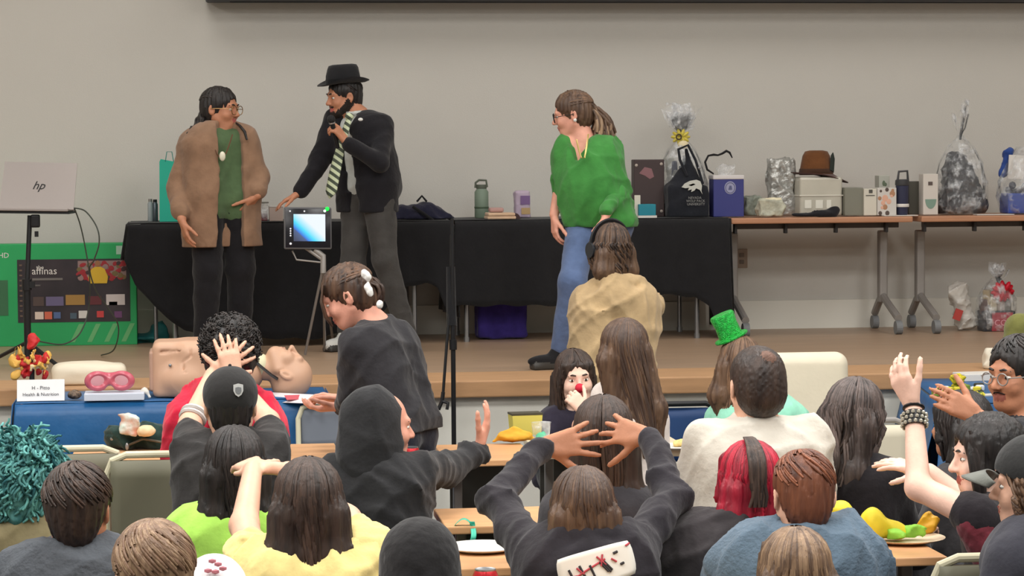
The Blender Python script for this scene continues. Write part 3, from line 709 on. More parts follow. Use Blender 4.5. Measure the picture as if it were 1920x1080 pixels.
# ------------------------------------------------------------------ things on the stage
WH = plast('white_card', (214, 210, 204), .6); FILM = film('clear_wrap', op=.15); FILM2 = film('clear_wrap_bright', (240, 242, 244), .26)
def ybox(px0, px1, pyt, off, pyb=None, floor=TZ):
    """span of a box standing on floor whose front face is off metres behind the table's front edge"""
    Y = yTf+off; x0, x1 = on_y(px0, 400, Y)[0], on_y(px1, 400, Y)[0]; z1 = on_y((px0+px1)/2, pyt, Y)[2]
    return x0, x1, Y, z1
def boxthing(name, label, cat, px0, px1, pyt, off, depth, m_, z0=TZ+.006, bev=.004, part='body', rz=0):
    x0, x1, Y, z1 = ybox(px0, px1, pyt, off); t = thing(name, label, cat, ((x0+x1)/2, Y+depth/2, z0))
    MB().box(((x0+x1)/2, Y+depth/2, (z0+z1)/2), (x1-x0, depth, z1-z0), rz, bev=bev).build(part, m_, t)
    return t, x0, x1, Y, z0, z1
def rect(t, name, x0, x1, z0, z1, Y, m_, th=.002):
    return MB().box(((x0+x1)/2, Y-th/2-.0005, (z0+z1)/2), (x1-x0, th, z1-z0)).build(name, m_, t)
def U(x0, x1, u): return x0+(x1-x0)*u
# green television box
Y = on_z(120, 648, STZ)[1]; x0, x1 = on_y(-150, 600, Y)[0], on_y(257, 600, Y)[0]; z1 = on_y(120, 457, Y)[2]; Zt = lambda py: on_y(120, py, Y)[2]; Xt = lambda px: on_y(px, 550, Y)[0]
t = thing('television_box', 'large green television carton standing on the stage at the left', 'box', ((x0+x1)/2, Y+.08, STZ))
GRN = mat('carton_green', (44, 158, 92), .55, .05, 40, .05, 3); MB().box(((x0+x1)/2, Y+.085, (STZ+z1)/2), (x1-x0, .17, z1-STZ), bev=.004).build('carton', GRN, t)
DK = mat('print_dark', (46, 42, 46), .5, col2=(62, 54, 58), vscale=5)
scr = rect(t, 'screen_picture', Xt(33), Xt(244), Zt(604), Zt(486), Y, DK)
R_ = lambda nm, a, b_, c, d, col, th=.004: rect(scr, nm, Xt(a), Xt(b_), Zt(d), Zt(c), Y-.0015, plast('print_%d_%d_%d' % col, col, .5), th)
for a in (68, 86, 108, 126): pass
R_('icon', 65, 81, 584, 598, (214, 196, 182)); R_('icon', 83, 97, 584, 598, (204, 104, 80)); R_('icon', 100, 113, 585, 597, (84, 104, 146)); R_('icon', 131, 143, 587, 598, (76, 92, 104)); R_('icon', 147, 163, 583, 597, (206, 202, 196)); R_('icon', 181, 194, 584, 596, (192, 66, 66)); R_('icon', 214, 228, 585, 597, (104, 66, 104))
R_('thumbnail', 62, 82, 556, 573, (84, 70, 66)); R_('thumbnail', 86, 119, 556, 573, (104, 96, 128)); R_('thumbnail', 123, 159, 553, 572, (158, 122, 66)); R_('thumbnail', 166, 190, 556, 572, (96, 46, 50)); R_('thumbnail', 199, 234, 553, 573, (196, 186, 182))
b = MB(); b.ball(V(Xt(208), Y-.005, Zt(560)), (.012, .001, .016)); b.box(V(Xt(212), Y-.005, Zt(570)), (.05, .002, .02)); b.build('silhouette', plast('ink', (40, 36, 40)), scr)
R_('text_line', 61, 118, 521, 525, (112, 108, 104)); R_('text_line', 61, 76, 533, 536, (96, 92, 90))
for i in range(11): R_('menu_mark', 37, 42, 495+i*9.5, 498+i*9.5, (104, 86, 74))
W1 = plast('print_white', (216, 212, 206), .5)
text('printed_title', 'the', (Xt(76), Y-.005, Zt(501)), (1, 0, 0), (0, 0, 1), .035, W1, scr); text('printed_title', 'affinas', (Xt(84), Y-.005, Zt(508)), (1, 0, 0), (0, 0, 1), .062, W1, scr)
b = MB(); g = random.Random(3)
reds = [plast('print_red', (150, 44, 50), .5), plast('print_pale', (140, 116, 112), .5), plast('print_olive', (112, 96, 62), .5), plast('print_shadow', (66, 48, 50), .5)]
b.box(V(Xt(192), Y-.0025, Zt(505)), (.29, .001, .10), mi=1)
for i in range(70): b.ball(V(Xt(g.uniform(148, 236)), Y-.004-.00002*i, Zt(g.uniform(494, 524))), (g.uniform(.012, .022), .0006, g.uniform(.010, .020)), 10, g.choice((0, 0, 0, 1, 2, 3)), rotm(0, 0, g.uniform(-60, 60)))
b.build('printed_crowd', reds, scr)
b = MB(); yl = plast('print_yellow', (206, 168, 50), .5); b.prism([(Xt(168), Zt(532)), (Xt(166), Zt(520)), (Xt(172), Zt(505)), (Xt(179), Zt(501)), (Xt(190), Zt(501)), (Xt(197), Zt(505)), (Xt(203), Zt(520)), (Xt(201), Zt(532))], (0, Y-.006, 0), (1, 0, 0), (0, 0, 1), .001); b.ball(V(Xt(184), Y-.0072, Zt(495)), (.016, .001, .020), 12, 1); b.build('printed_figure', [yl, plast('print_face', (150, 104, 70), .5)], scr)
tt = text('printed_letters', 'HD', (Xt(8), Y-.001, Zt(478)), (1, 0, 0), (0, 0, 1), .045, W1, t)
rect(t, 'label_patch', Xt(219), Xt(244), Zt(478), Zt(462), Y, plast('label_pale', (158, 190, 168), .5)); rect(t, 'side_print', Xt(-60), Xt(15), Zt(590), Zt(524), Y, plast('print_green_dark', (58, 104, 72), .5))
STR = plast('print_stripe', (104, 172, 112), .5)
for k in range(4):
    a = 130+k*32; b = MB(); b.prism([(Xt(a), Zt(642)), (Xt(a+9), Zt(642)), (Xt(a+26), Zt(608)), (Xt(a+17), Zt(608))], (0, Y-.0005, 0), (1, 0, 0), (0, 0, 1), .0012); b.build('printed_stripe', STR, t)
# teal sack on the floor
S = SDF(.01); p = on_z(262, 642, STZ); S.ell(p+V(0, .0, .03), V(.19, .10, .035), k=.03); S.ell(p+V(.12, 0, .06), V(.07, .08, .07), k=.03); tb = S.build('teal_bag', mat('cloth_teal_sheer', (34, 112, 112), .5, .3, 30, .15, 9), None, folds(.012, 1.6, 3)); tag(tb, 'teal sheer sack lying on the stage beside the green carton', 'bag')
# laptop on a tripod stand
D = 13.5; hub = at(52, 648, D); top = at(56, 404, D)
t = thing('laptop_stand', 'black tripod stand carrying the open laptop', 'stand', (hub[0], hub[1], STZ))
MB().tube([hub-V(0, 0, .13), hub+V(0, 0, .35)], .019, 12).tube([hub+V(0, 0, .3), top], .013, 12).build('pole', BLKM, t, True)
MB().tube([hub+V(0, 0, .30), hub+V(0, 0, .36)], .026, 12).box(hub+V(.03, -.01, .33), (.03, .02, .035)).build('clamp', BLKM, t)
MB().box(top+V(.03, -.02, -.03), (.05, .03, .07), bev=.01).box(top+V(.035, -.02, -.10), (.02, .02, .03)).build('tilt_knob', BLKM, t)
for fp in (on_z(120, 699, STZ), on_z(-20, 683, STZ), hub*[1, 1, 0]+V(.05, .42, STZ)):
    hb_ = hub+V(0, 0, .02); MB().tube([hb_, hb_*.02+fp*.98+V(0, 0, .012)], .011, 8).build('leg', BLKM, t, True)
tc_ = at(58, 398, D); Xl = nrm(V(1, -.10, -.02)); Yl = nrm(np.cross(V(0, 0, 1), Xl)); MB().box(tc_+V(0, .09, 0), (.44, .28, .012), M=np.stack([Xl, Yl, V(0, 0, 1)], 1)).build('tray', BLKM, t)
LAP = mat('laptop_silver', (158, 150, 146), .35, metal=.25); c0, c1, c2, c3 = at(-2, 392, D-.02), at(138, 393, D-.02), at(145, 306, D+.08), at(9, 303, D+.08)
t = thing('laptop', 'silver laptop seen from behind its open lid', 'laptop', tc_+V(0, 0, .01)); zz = nrm(np.cross(c1-c0, c3-c0))
b = MB(); b.add([c0, c1, c2, c3, c0-zz*.006, c1-zz*.006, c2-zz*.006, c3-zz*.006], [(0, 1, 2, 3), (7, 6, 5, 4), (0, 4, 5, 1), (1, 5, 6, 2), (2, 6, 7, 3), (3, 7, 4, 0)]); b.build('lid', LAP, t)
MB().box(tc_+V(.01, .07, .016), (.41, .27, .016), M=np.stack([Xl, Yl, V(0, 0, 1)], 1), bev=.004).build('keyboard_base', LAP, t)
text('logo', 'hp', (c0+c1+c2+c3)/4+zz*.001, c1-c0, c3-c0, .068, BLKM, t, shear=.35)
def cable(name, label, pts, r=.004, m_=None):
    pts = [np.asarray(p, float) for p in pts]; P_ = []
    for i in range(len(pts)-1):
        p0, p1, p2, p3 = pts[max(i-1, 0)], pts[i], pts[i+1], pts[min(i+2, len(pts)-1)]
        for k in range(7):
            q = k/7; P_.append(.5*((2*p1)+(-p0+p2)*q+(2*p0-5*p1+4*p2-p3)*q*q+(-p0+3*p1-3*p2+p3)*q**3))
    P_.append(pts[-1]); return tag(MB().tube(P_, r, 6).build(name, m_ or plast('cable_grey', (62, 66, 60), .5), None, True), label, 'cable')
cable('power_cable', 'thin cable looping from the laptop down across the green carton', [at(138, 390, 13.5), at(160, 396, 13.4), at(181, 425, 13.35), at(186, 455, 13.35), at(176, 488, 13.4), at(168, 505, 13.5), at(180, 545, 13.6), at(201, 575, 13.7), at(222, 612, 13.8), at(214, 655, 13.95), on_z(190, 668, STZ)+V(0, 0, .006)])
cable('power_cable', 'thin cable running from the laptop to the tripod hub', [at(140, 392, 13.55), at(150, 420, 13.6), at(160, 465, 13.65), at(168, 520, 13.7), at(166, 580, 13.8), at(150, 625, 13.75), at(120, 645, 13.65), at(84, 642, 13.55), at(60, 636, 13.48)])
# small things on the left black table
def bottle(label, px, pyt, off, r, m_, capm, name='water_bottle', h2=None):
    Y = yTf+off; x = on_y(px, 400, Y)[0]; z1 = on_y(px, pyt, Y)[2]; z0 = TZ+.006; h = z1-z0; t = thing(name, label, 'bottle', (x, Y, z0))
    MB().lathe([(r*.9, 0), (r, .006), (r, h*.78), (r*.72, h*.86), (r*.7, h*.88)], (x, Y, z0), 20).build('body', m_, t, True)
    MB().lathe([(r*.74, h*.88), (r*.76, h*.89), (r*.72, h), (r*.5, h*1.001)], (x, Y, z0), 20).build('cap', capm, t, True); return t, x, Y, z0, h
bottle('slim pale grey bottle on the left end of the black cloth', 282, 373, .45, .017, plast('bottle_grey', (148, 156, 158), .3), GREYM)
bottle('slim dark steel bottle beside the teal gift bag', 291, 374, .45, .017, plast('bottle_dark', (84, 92, 98), .3, metal=.5), BLKM)
x0, x1, Y, z1 = ybox(299, 342, 300, .35); t = thing('gift_bag', 'tall teal paper gift bag behind the woman in the cardigan', 'bag', ((x0+x1)/2, Y+.06, TZ+.006))
b = MB(); b.prism([(x0, TZ+.006), (x1, TZ+.006), (x1+.005, z1-.02), (x0+.012, z1+.006), (x0+.004, z1-.01)], (0, Y, 0), (1, 0, 0), (0, 0, 1), -.12); b.build('paper_body', mat('teal_paper', (44, 176, 150), .5, .05, 20, .06, 4), t)
MB().tube([(x0+.04, Y, z1-.01), (x0+.05, Y, z1+.05), (x0+.08, Y, z1+.05), (x0+.09, Y, z1-.01)], .003, 6).build('handle', plast('teal_cord', (40, 130, 120)), t, True)
x0, x1, Y, z1 = ybox(474, 503, 380, .2); t = thing('storage_tub', 'clear plastic tub with dark red contents on the black cloth', 'tub', ((x0+x1)/2, Y+.05, TZ+.006))
MB().box(((x0+x1)/2, Y+.05, TZ+.03), (x1-x0-.01, .1, .045), bev=.006).build('red_contents', plast('maroon', (128, 44, 52)), t); MB().box(((x0+x1)/2, Y+.05, (TZ+.006+z1)/2), (x1-x0, .11, z1-TZ-.006), bev=.01, taper=1).build('clear_body', FILM2, t); MB().box(((x0+x1)/2, Y+.05, z1), (x1-x0+.008, .12, .008), bev=.003).build('lid', plast('lid_grey', (122, 120, 112)), t)
x0, x1, Y, z1 = ybox(505, 531, 388, .2); t = thing('cardboard_carton', 'small white carton near the hand of the man in the hat', 'box', ((x0+x1)/2, Y+.05, TZ+.006)); MB().box(((x0+x1)/2, Y+.05, (TZ+.006+z1)/2), (x1-x0, .1, z1-TZ-.006), bev=.003).build('carton', plast('carton_pink', (196, 176, 166), .6), t); MB().box(((x0+x1)/2, Y+.05, z1+.003), (x1-x0+.004, .104, .006)).build('lid', WH, t)
# navy backpack heap
S = SDF(.012); c = on_y(790, 405, yTf+.3); S.ell(c+V(0, 0, -.01), V(.15, .12, .10), k=.04); S.ell(c+V(.12, 0, -.05), V(.10, .12, .075), k=.05); S.ell(c+V(-.12, 0, -.02), V(.09, .1, .09), k=.05)
t = thing('backpack', 'dark navy backpack slumped on the black cloth behind the man', 'bag', (c[0], c[1], TZ)); S.build('bag_body', cloth('navy_bag', (34, 34, 52), .15, .4), t, folds(.010, 1.3, 8), [(V(0, 0, TZ+.008), V(0, 0, -1))])
MB().tube([c+V(-.06, -.10, .06), c+V(0, -.13, .02), c+V(.08, -.12, -.04), c+V(.12, -.1, -.08)], .010, 8).build('strap', BLK, t, True); MB().tube([c+V(-.03, -.04, .09), c+V(0, -.05, .125), c+V(.03, -.04, .09)], .007, 8).build('top_handle', BLK, t, True)
# green bottle with handle
t, x, Y, z0, h = bottle('squat sage green flask with a loop handle by the wall', 903, 346, .45, .044, plast('sage', (118, 134, 118), .45), plast('sage_dark', (92, 98, 86), .5), 'flask')
MB().tube([(x-.038, Y, z0+h*.9), (x-.036, Y, z0+h+.012), (x-.015, Y, z0+h+.028), (x+.03, Y, z0+h+.026), (x+.036, Y, z0+h*.92)], .007, 8).build('handle', plast('sage_dark', (92, 98, 86), .5), t, True); MB().lathe([(.0445, .06), (.046, .062), (.046, .070), (.0445, .072)], (x, Y, z0), 24).build('band', plast('band_green', (72, 88, 70)), t, True)
# folded cloth, purple pack, dark cup
x0, x1, Y, z1 = ybox(914, 968, 401, .05); t = thing('folded_towels', 'folded peach towels stacked at the front of the black table', 'towel', ((x0+x1)/2, Y+.1, TZ+.006))
for k in range(2): MB().box(((x0+x1)/2, Y+.1, TZ+.016+k*.02), (x1-x0-.01*k, .2, .019), bev=.009).build('fold', cloth('peach', (208, 176, 146)), t, True)
tag(MB().box(on_y(930, 399, yTf+.17)*[1, 1, 0]+V(0, 0, TZ+.062), (.09, .08, .028), bev=.012).build('soap_bar', plast('rose_soap', (176, 140, 134), .6), None, True), 'small rose-coloured bar lying on the peach towels', 'soap')
x0, x1, Y, z1 = ybox(965, 997, 356, .3); t = thing('snack_pouch', 'pale purple and tan pouch left of the woman in green', 'pouch', ((x0+x1)/2, Y+.04, TZ+.006)); S = SDF(.006); cx = (x0+x1)/2; S.box((cx, Y+.04, (TZ+z1)/2), V((x1-x0)/2-.02, .012, (z1-TZ)/2-.02), None, .018); S.build('pouch_body', plast('lilac', (176, 160, 178), .45), t, folds(.004, 2, 3), [(V(0, 0, TZ+.007), V(0, 0, -1))])
rect(t, 'purple_panel', cx-.015, cx+.045, TZ+.09, TZ+.145, Y+.012, plast('purple', (118, 92, 136), .4)); rect(t, 'tan_panel', cx-.01, cx+.045, TZ+.03, TZ+.07, Y+.012, plast('tanp', (176, 148, 106), .4))
t = thing('sleep_mask', 'dark rounded purse beside the lilac pouch', 'purse', on_y(966, 405, yTf+.12)*[1, 1, 0]+V(0, 0, TZ+.006)); cc = on_y(966, 405, yTf+.12); cc[2] = TZ+.006; b = MB(); b.prism([(.032*math.cos(a), .036*math.sin(a)) for a in np.linspace(0, math.pi, 14)], cc, (1, 0, 0), (0, 0, 1), -.04); b.build('purse_body', plast('purse_dark', (70, 48, 48), .5), t)
t.name = 'coin_purse'
# right half of the black table
t, x0, x1, Y, z0, z1 = boxthing('display_case', 'dark brown upright case with pale corner studs and a pink picture', 'box', 1189, 1246, 299, .25, .10, plast('case_dark', (66, 54, 54), .5), bev=.006, part='case')
for u, v_ in ((.08, .9), (.90, .92), (.9, .10)): b = MB(); b.ball(V(U(x0, x1, u), Y-.001, U(z0, z1, v_)), (.010, .004, .010), 10); b.build('corner_stud', plast('stud_pale', (172, 160, 150), .4), t, True)
b = MB(); b.prism([(U(x0, x1, .17), U(z0, z1, .76)), (U(x0, x1, .35), U(z0, z1, .87)), (U(x0, x1, .58), U(z0, z1, .84)), (U(x0, x1, .66), U(z0, z1, .7)), (U(x0, x1, .52), U(z0, z1, .66)), (U(x0, x1, .36), U(z0, z1, .72))], (0, Y, 0), (1, 0, 0), (0, 0, 1), .002); b.build('pink_picture', plast('dusky_pink', (134, 96, 100), .5), t)
t, x0, x1, Y, z0, z1 = boxthing('teal_box', 'flat teal box at the hip of the woman in green', 'box', 1198, 1230, 383, .08, .12, plast('teal_card', (36, 128, 146), .5), z0=TZ+.02); MB().box(((x0+x1)/2, Y+.06, TZ+.013), (x1-x0+.01, .13, .014)).build('white_base', WH, t)
t, x0, x1, Y, z0, z1 = boxthing('price_card', 'small white upright card beside the teal box', 'card', 1190, 1201, 366, .12, .012, plast('ivory_card', (206, 204, 190), .6), bev=.002, part='card')
# big gift bundle with cellophane and bow behind the wolf bag
def wrap(parent, cx, cy, z0, prof, m_, seed=1, name='clear_wrap', n=36, wobk=.14, sx=1, sy=1):
    g = random.Random(seed); ph = [g.uniform(0, 6) for _ in range(4)]
    b = MB(); b.lathe(prof, (cx, cy, z0), n, sx=sx, sy=sy, wob=lambda a, j: 1+wobk*math.sin(5*a+ph[0]+j*.5)*math.sin(3*a+ph[1]+j)+.08*math.sin(11*a+ph[2]+j*1.7))
    return b.build(name, m_, parent, True, solid=.001, auto=0)
def tuft(parent, c, h, w, m_, seed=2, name='wrap_tuft', n=9):
    g = random.Random(seed); b = MB()
    for i in range(n):
        a = g.uniform(0, 6.28); l = h*g.uniform(.6, 1); d = V(math.cos(a)*w*g.uniform(.3, 1), math.sin(a)*.06, l); s_ = V(-math.sin(a), .3, .2)*w*.45; k = g.uniform(.7, 1.2)
        b.grid(lambda u, v: np.asarray(c)+d*v+s_*k*(u-.5)*2*(.15+.85*math.sin(min(1, v*1.1)*math.pi*.6))+V(0, .02*math.sin(9*u+7*v+i), .01*math.sin(8*v)), 6, 8)
    return b.build(name, m_, parent, True, solid=.0008, auto=0)
Y = yTf+.42; cx = on_y(1278, 400, Y)[0]; t = thing('gift_bundle', 'cellophane gift bundle with a yellow bow behind the black wolf bag', 'gift basket', (cx, Y, TZ+.006))
MB().lathe([(.12, 0), (.14, .03), (.15, .15), (.145, .16), (.13, .16)], (cx, Y, TZ+.006), 28).build('basket', mat('wicker_dark', (72, 62, 58), .7, .6, 90), t, True)
g = random.Random(4); cols = [plast('bundle_grey', (108, 110, 108), .4), plast('bundle_navy', (44, 48, 70), .4), plast('bundle_silver', (168, 168, 160), .3), plast('bundle_slate', (78, 88, 96), .4)]
for i in range(8): MB().box((cx+g.uniform(-.10, .10), Y+g.uniform(-.05, .05), TZ+.17+g.uniform(0, .12)), (.05, .04, g.uniform(.14, .24)), g.uniform(-.6, .6), bev=.008, M=rotm(g.uniform(-30, 30), 0, g.uniform(-22, 22))).build('packed_item', cols[i % 4], t)
zb = on_y(1272, 255, Y)[2]-TZ-.006
wrap(t, cx, Y, TZ+.008, [(.13, 0), (.165, .08), (.17, .2), (.14, .32), (.085, .42), (.03, zb-.02), (.022, zb)], FILM, 3)
tuft(t, (cx-.005, Y, TZ+zb), .20, .14, FILM2, 5, n=11)
YB_ = plast('yellow_ribbon', (206, 190, 84), .4)
b = MB(); bc = V(cx-.01, Y-.03, TZ+zb)
for k in range(10): a = k*.63; b.ball(bc+V(.035*math.cos(a), -.01*math.sin(k), .025*math.sin(a)), (.028, .014, .012), 8, 0, rotm(0, 0, -math.degrees(a)))
b.build('yellow_bow', YB_, t, True); S = SDF(.005); S.ell(bc+V(.012, -.02, -.05), V(.035, .02, .028)); S.build('cream_tag', plast('cream_tag', (222, 208, 170), .5), t); b = MB(); b.tube([bc+V(-.018, -.03, .0)+.016*V(math.cos(a), 0, math.sin(a)) for a in np.linspace(0, 6.28, 13)], .005, 6); b.build('tag_ring', plast('tag_dark', (72, 62, 46), .4), t, True)
# wolf bag
x0, x1, Y, z1 = ybox(1252, 1332, 318, .12); t = thing('tote_bag', 'black tote bag printed with a white wolf head emblem', 'bag', ((x0+x1)/2, Y+.08, TZ+.006)); S = SDF(.008); cx = (x0+x1)/2
S.box((cx, Y+.07, TZ+.10), V((x1-x0)/2-.025, .045, .085), None, .022); S.ell((cx-.01, Y+.07, TZ+.20), V(.085, .05, .10), k=.06); S.cap((cx+.03, Y+.07, TZ+.25), (cx+.0, Y+.08, TZ+.42), .045, .016, k=.05)
BAGM = cloth('black_nylon', (34, 36, 42)); S.build('bag_body', BAGM, t, folds(.006, 1.4, 12), [(V(0, 0, TZ+.007), V(0, 0, -1))])
YL = Y-.012; q = lambda px, py: (on_y(px, py, YL)[0], on_y(px, py, YL)[2]); PR = lambda pts, nm, m_: MB().prism([q(*p) for p in pts], (0, YL+.006, 0), (1, 0, 0), (0, 0, 1), .010).build(nm, m_, t)
LOGO = plast('logo_white', (190, 192, 184), .5)
PR([(1278, 351), (1284, 344), (1294, 339), (1306, 337), (1313, 340), (1316, 348), (1315, 358), (1317, 364), (1312, 356), (1305, 353), (1302, 357), (1296, 360), (1297, 355), (1290, 357), (1292, 352), (1285, 353)], 'wolf_emblem', LOGO)
PR([(1290, 347), (1300, 344), (1304, 346), (1296, 349)], 'emblem_shading', plast('logo_grey', (88, 92, 92), .5))
for k, (a, b_, y) in enumerate(((1289, 1316, 371), (1292, 1316, 377), (1291, 1318, 383))): text('printed_words', ('NEVADA', 'WOLF PACK', 'UNIVERSITY')[k], (*q((a+b_)/2, y)[:1], YL-.006, q((a+b_)/2, y)[1]), (1, 0, 0), (0, 0, 1), .021, plast('logo_dim', (140, 140, 138), .5), t)
b = MB(); b.tube([on_y(1288, 330, Y+.02), on_y(1275, 300, Y+.02), on_y(1272, 280, Y+.04), on_y(1290, 272, Y+.05), on_y(1304, 300, Y+.03), on_y(1318, 345, Y+.0)], .009, 8); b.build('strap', BAGM, t, True); b = MB(); b.ball(on_y(1311, 315, Y+.0), .010, 8); b.build('snap', STEEL, t, True)
# blue box with round seal and black handles
t, x0, x1, Y, z0, z1 = boxthing('blue_bag', 'royal blue carton with a round pale seal and white tissue on top', 'gift bag', 1338, 1395, 336, .14, .14, plast('royal_blue', (58, 62, 122), .5), part='carton')
MB().box(((x0+x1)/2, Y+.07, z1+.012), (x1-x0+.006, .15, .026), bev=.006).build('white_tissue_lid', plast('tissue', (206, 202, 202), .7), t)
b = MB(); cx, cz = on_y(1369, 352, Y)[0], on_y(1369, 352, Y)[2]; b.prism([(cx+.036*math.cos(a), cz+.040*math.sin(a)) for a in np.linspace(0, 6.28, 24, False)], (0, Y, 0), (1, 0, 0), (0, 0, 1), .002); se = b.build('round_seal', plast('seal_pale', (150, 152, 180), .5), t)
b = MB(); b.tube([(cx+.029*math.cos(a), Y-.003, cz+.032*math.sin(a)) for a in np.linspace(0, 6.28, 24)], .002, 6); b.prism([(cx-.012, cz-.012), (cx+.012, cz-.012), (cx+.008, cz+.012), (cx-.004, cz+.014)], (0, Y-.002, 0), (1, 0, 0), (0, 0, 1), .002); b.build('seal_mark', plast('seal_dark', (88, 92, 128), .5), se)
S = SDF(.008); S.ell(((x0+x1)/2, Y+.07, z1+.05), V(.07, .05, .06)); S.build('tissue_paper', FILM2, t, folds(.014, 2, 4), [(V(0, 0, z1+.02), V(0, 0, -1))])
Yk = Y+.03; b = MB(); b.tube([on_y(*p, Yk) for p in ((1338, 326), (1326, 318), (1322, 304), (1328, 292), (1338, 290), (1346, 291), (1354, 288), (1362, 283), (1368, 286), (1373, 296))], [.008, .012, .012, .011, .013, .010, .012, .014, .012, .006], 8, flat=.6); b.build('ribbon_handle', BLK, t, True)
# clear wrapped packs
def pack(label, px0, px1, pyt, off, m_, seed=1, depth=.06, name='wrapped_pack', z0=TZ+.006, fold=.010, inner=None):
    x0, x1, Y, z1 = ybox(px0, px1, pyt, off); t = thing(name, label, 'pack', ((x0+x1)/2, Y+depth, z0)); S = SDF(.007); S.box(((x0+x1)/2, Y+depth, (z0+z1)/2), V((x1-x0)/2-.02, depth-.02, (z1-z0)/2-.012), None, .02); S.build('wrapping', m_, t, folds(fold, 1.9, seed), [(V(0, 0, z0+.001), V(0, 0, -1))]); return t
FOIL = mat('grey_foil', (176, 176, 172), .28, .8, 38, .25, 22, metal=.45, col2=None)
pack('crumpled silver foil bag standing left of the hat box', 1443, 1493, 299, .28, FOIL, 5)
pack('greenish grey plastic wrapped bundle beside the blue carton', 1397, 1434, 368, .22, mat('grey_green_plastic', (128, 134, 122), .4, .5, 30, .2, 20), 7)
t = pack('pale wrapped loaf-shaped package at the table edge', 1424, 1472, 374, .03, mat('pale_plastic', (178, 178, 160), .35, .6, 34, .2, 24), 9)
x0, x1, Y, z1 = ybox(1430, 1472, 374, .02); S = SDF(.006); S.box(((x0+x1)/2, Y+.06, z1-.005), V((x1-x0)/2-.02, .03, .002), rotm(0, 0, -4), .014); S.build('cream_top', plast('cream_paper', (224, 216, 186), .6), t, folds(.005, 2, 2))
# clear storage box with brown hat
t, x0, x1, Y, z0, z1 = boxthing('storage_box', 'clear plastic storage box under the brown hat', 'box', 1500, 1580, 332, .16, .26, mat('milky_plastic', (188, 184, 170), .25, .2, 12, .06, 6, spec=.6), bev=.015, part='milky_body')
MB().box(((x0+x1)/2, Y+.13, U(z0, z1, .52)), (x1-x0+.008, .27, .008), bev=.003).build('rim', plast('rim_pale', (206, 202, 190), .4), t)
for px, wd in ((1515, 13), (1536, 14), (1554, 9)): c = on_y(px, 383, Y); MB().box(c+V(0, -.002, 0), (wd/300, .003, .052), bev=.001).build('sticker', plast('sticker_white', (222, 220, 208), .6), t)
hc = V((x0+x1)/2-.0, Y+.13, z1+.012); t = thing('brown_hat', 'brown wide-brimmed felt hat resting on the clear storage box', 'hat', hc)
BR = cloth('brown_felt', (104, 66, 38)); b = MB(); b.lathe([(.106, 0), (.104, .02), (.095, .07), (.085, .12), (.07, .148), (.04, .155), (0, .15)], hc, 32, sx=1.02, sy=.9); b.build('crown', BR, t, True, auto=60)
b = MB(); n = 44; vs = []
for (r, z) in ((.10, .004), (.13, 0), (.165, .004), (.167, .009), (.13, .008), (.10, .010)):
    for k in range(n): a = 2*math.pi*k/n; rr = r*(1+.22*max(0, math.cos(a))*(r > .12)); vs.append(hc+V(rr*math.cos(a), rr*.85*math.sin(a), z-.045*max(0, math.cos(a))*max(0, rr-.1)/.08+.01*max(0, -math.cos(a))*(r-.1)/.06))
b.add(vs, [(i*n+k, i*n+(k+1) % n, (i+1)*n+(k+1) % n, (i+1)*n+k) for i in range(5) for k in range(n)]); b.build('brim', cloth('brown_brim', (86, 60, 56)), t, True, auto=60)
b = MB(); b.lathe([(.108, .012), (.109, .014), (.104, .040), (.102, .040)], hc, 32, sx=1.02, sy=.9); b.build('hat_band', cloth('band_brown', (74, 52, 40)), t, True); b = MB(); b.prism([(-.02, 0), (.012, -.01), (.02, .07), (.006, .11), (-.012, .09)], hc+V(.085, -.06, .03), (.8, .6, 0), (0, 0, 1), .008); b.build('feather', plast('feather_dark', (48, 56, 52), .7), t)
S = SDF(.008); c = on_y(1548, 404, yTf+.05); c[2] = TZ+.02; S.ell(c, V(.075, .045, .028)); S.ell(c+V(.06, 0, .02), V(.035, .035, .03), k=.03); S.ell(c+V(-.12, .02, -.005), V(.09, .03, .014), k=.03); o = S.build('black_gloves', cloth('black_glove', (34, 34, 38)), None, folds(.005, 2, 6), [(V(0, 0, TZ+.001), V(0, 0, -1))]); tag(o, 'pair of black gloves lying in front of the hat box', 'gloves')
# cartons right of the hat
t, x0, x1, Y, z0, z1 = boxthing('grey_carton', 'plain grey-green carton beside the hat box', 'box', 1584, 1619, 352, .12, .16, plast('grey_green_card', (124, 124, 112), .6), part='carton')
t, x0, x1, Y, z0, z1 = boxthing('white_carton', 'narrow white carton with a small dark mark at the top', 'box', 1620, 1644, 354, .10, .12, plast('off_white_card', (204, 200, 186), .6), part='carton')
rect(t, 'dark_mark', U(x0, x1, .38), U(x0, x1, .66), U(z0, z1, .84), U(z0, z1, .97), Y, plast('mark_dark', (80, 78, 72))); rect(t, 'printed_line', U(x0, x1, .14), U(x0, x1, .84), U(z0, z1, .735), U(z0, z1, .765), Y, plast('mark_dark', (80, 78, 72)))
t, x0, x1, Y, z0, z1 = boxthing('patterned_carton', 'white carton printed with orange and brown blobs', 'box', 1645, 1681, 352, .10, .12, plast('card_pale', (200, 196, 190), .6), part='carton')
g = random.Random(11); b = MB()
for u, v_, r, k in ((.18, .88, .008, 1), (.78, .78, .018, 0), (.75, .72, .012, 2), (.12, .62, .012, 0), (.4, .62, .02, 2), (.6, .5, .016, 2), (.3, .45, .014, 2), (.4, .3, .016, 0), (.25, .28, .01, 2), (.15, .08, .012, 1), (.52, .08, .014, 1), (.5, .93, .012, 1), (.8, .9, .01, 0)): b.ball(V(U(x0, x1, u), Y-.0005, U(z0, z1, v_)), (r, .0012, r*1.1), 10, k)
b.build('printed_blobs', [plast('blob_tan', (170, 128, 98)), plast('blob_dark', (84, 72, 66)), plast('blob_peach', (214, 168, 146))], t)
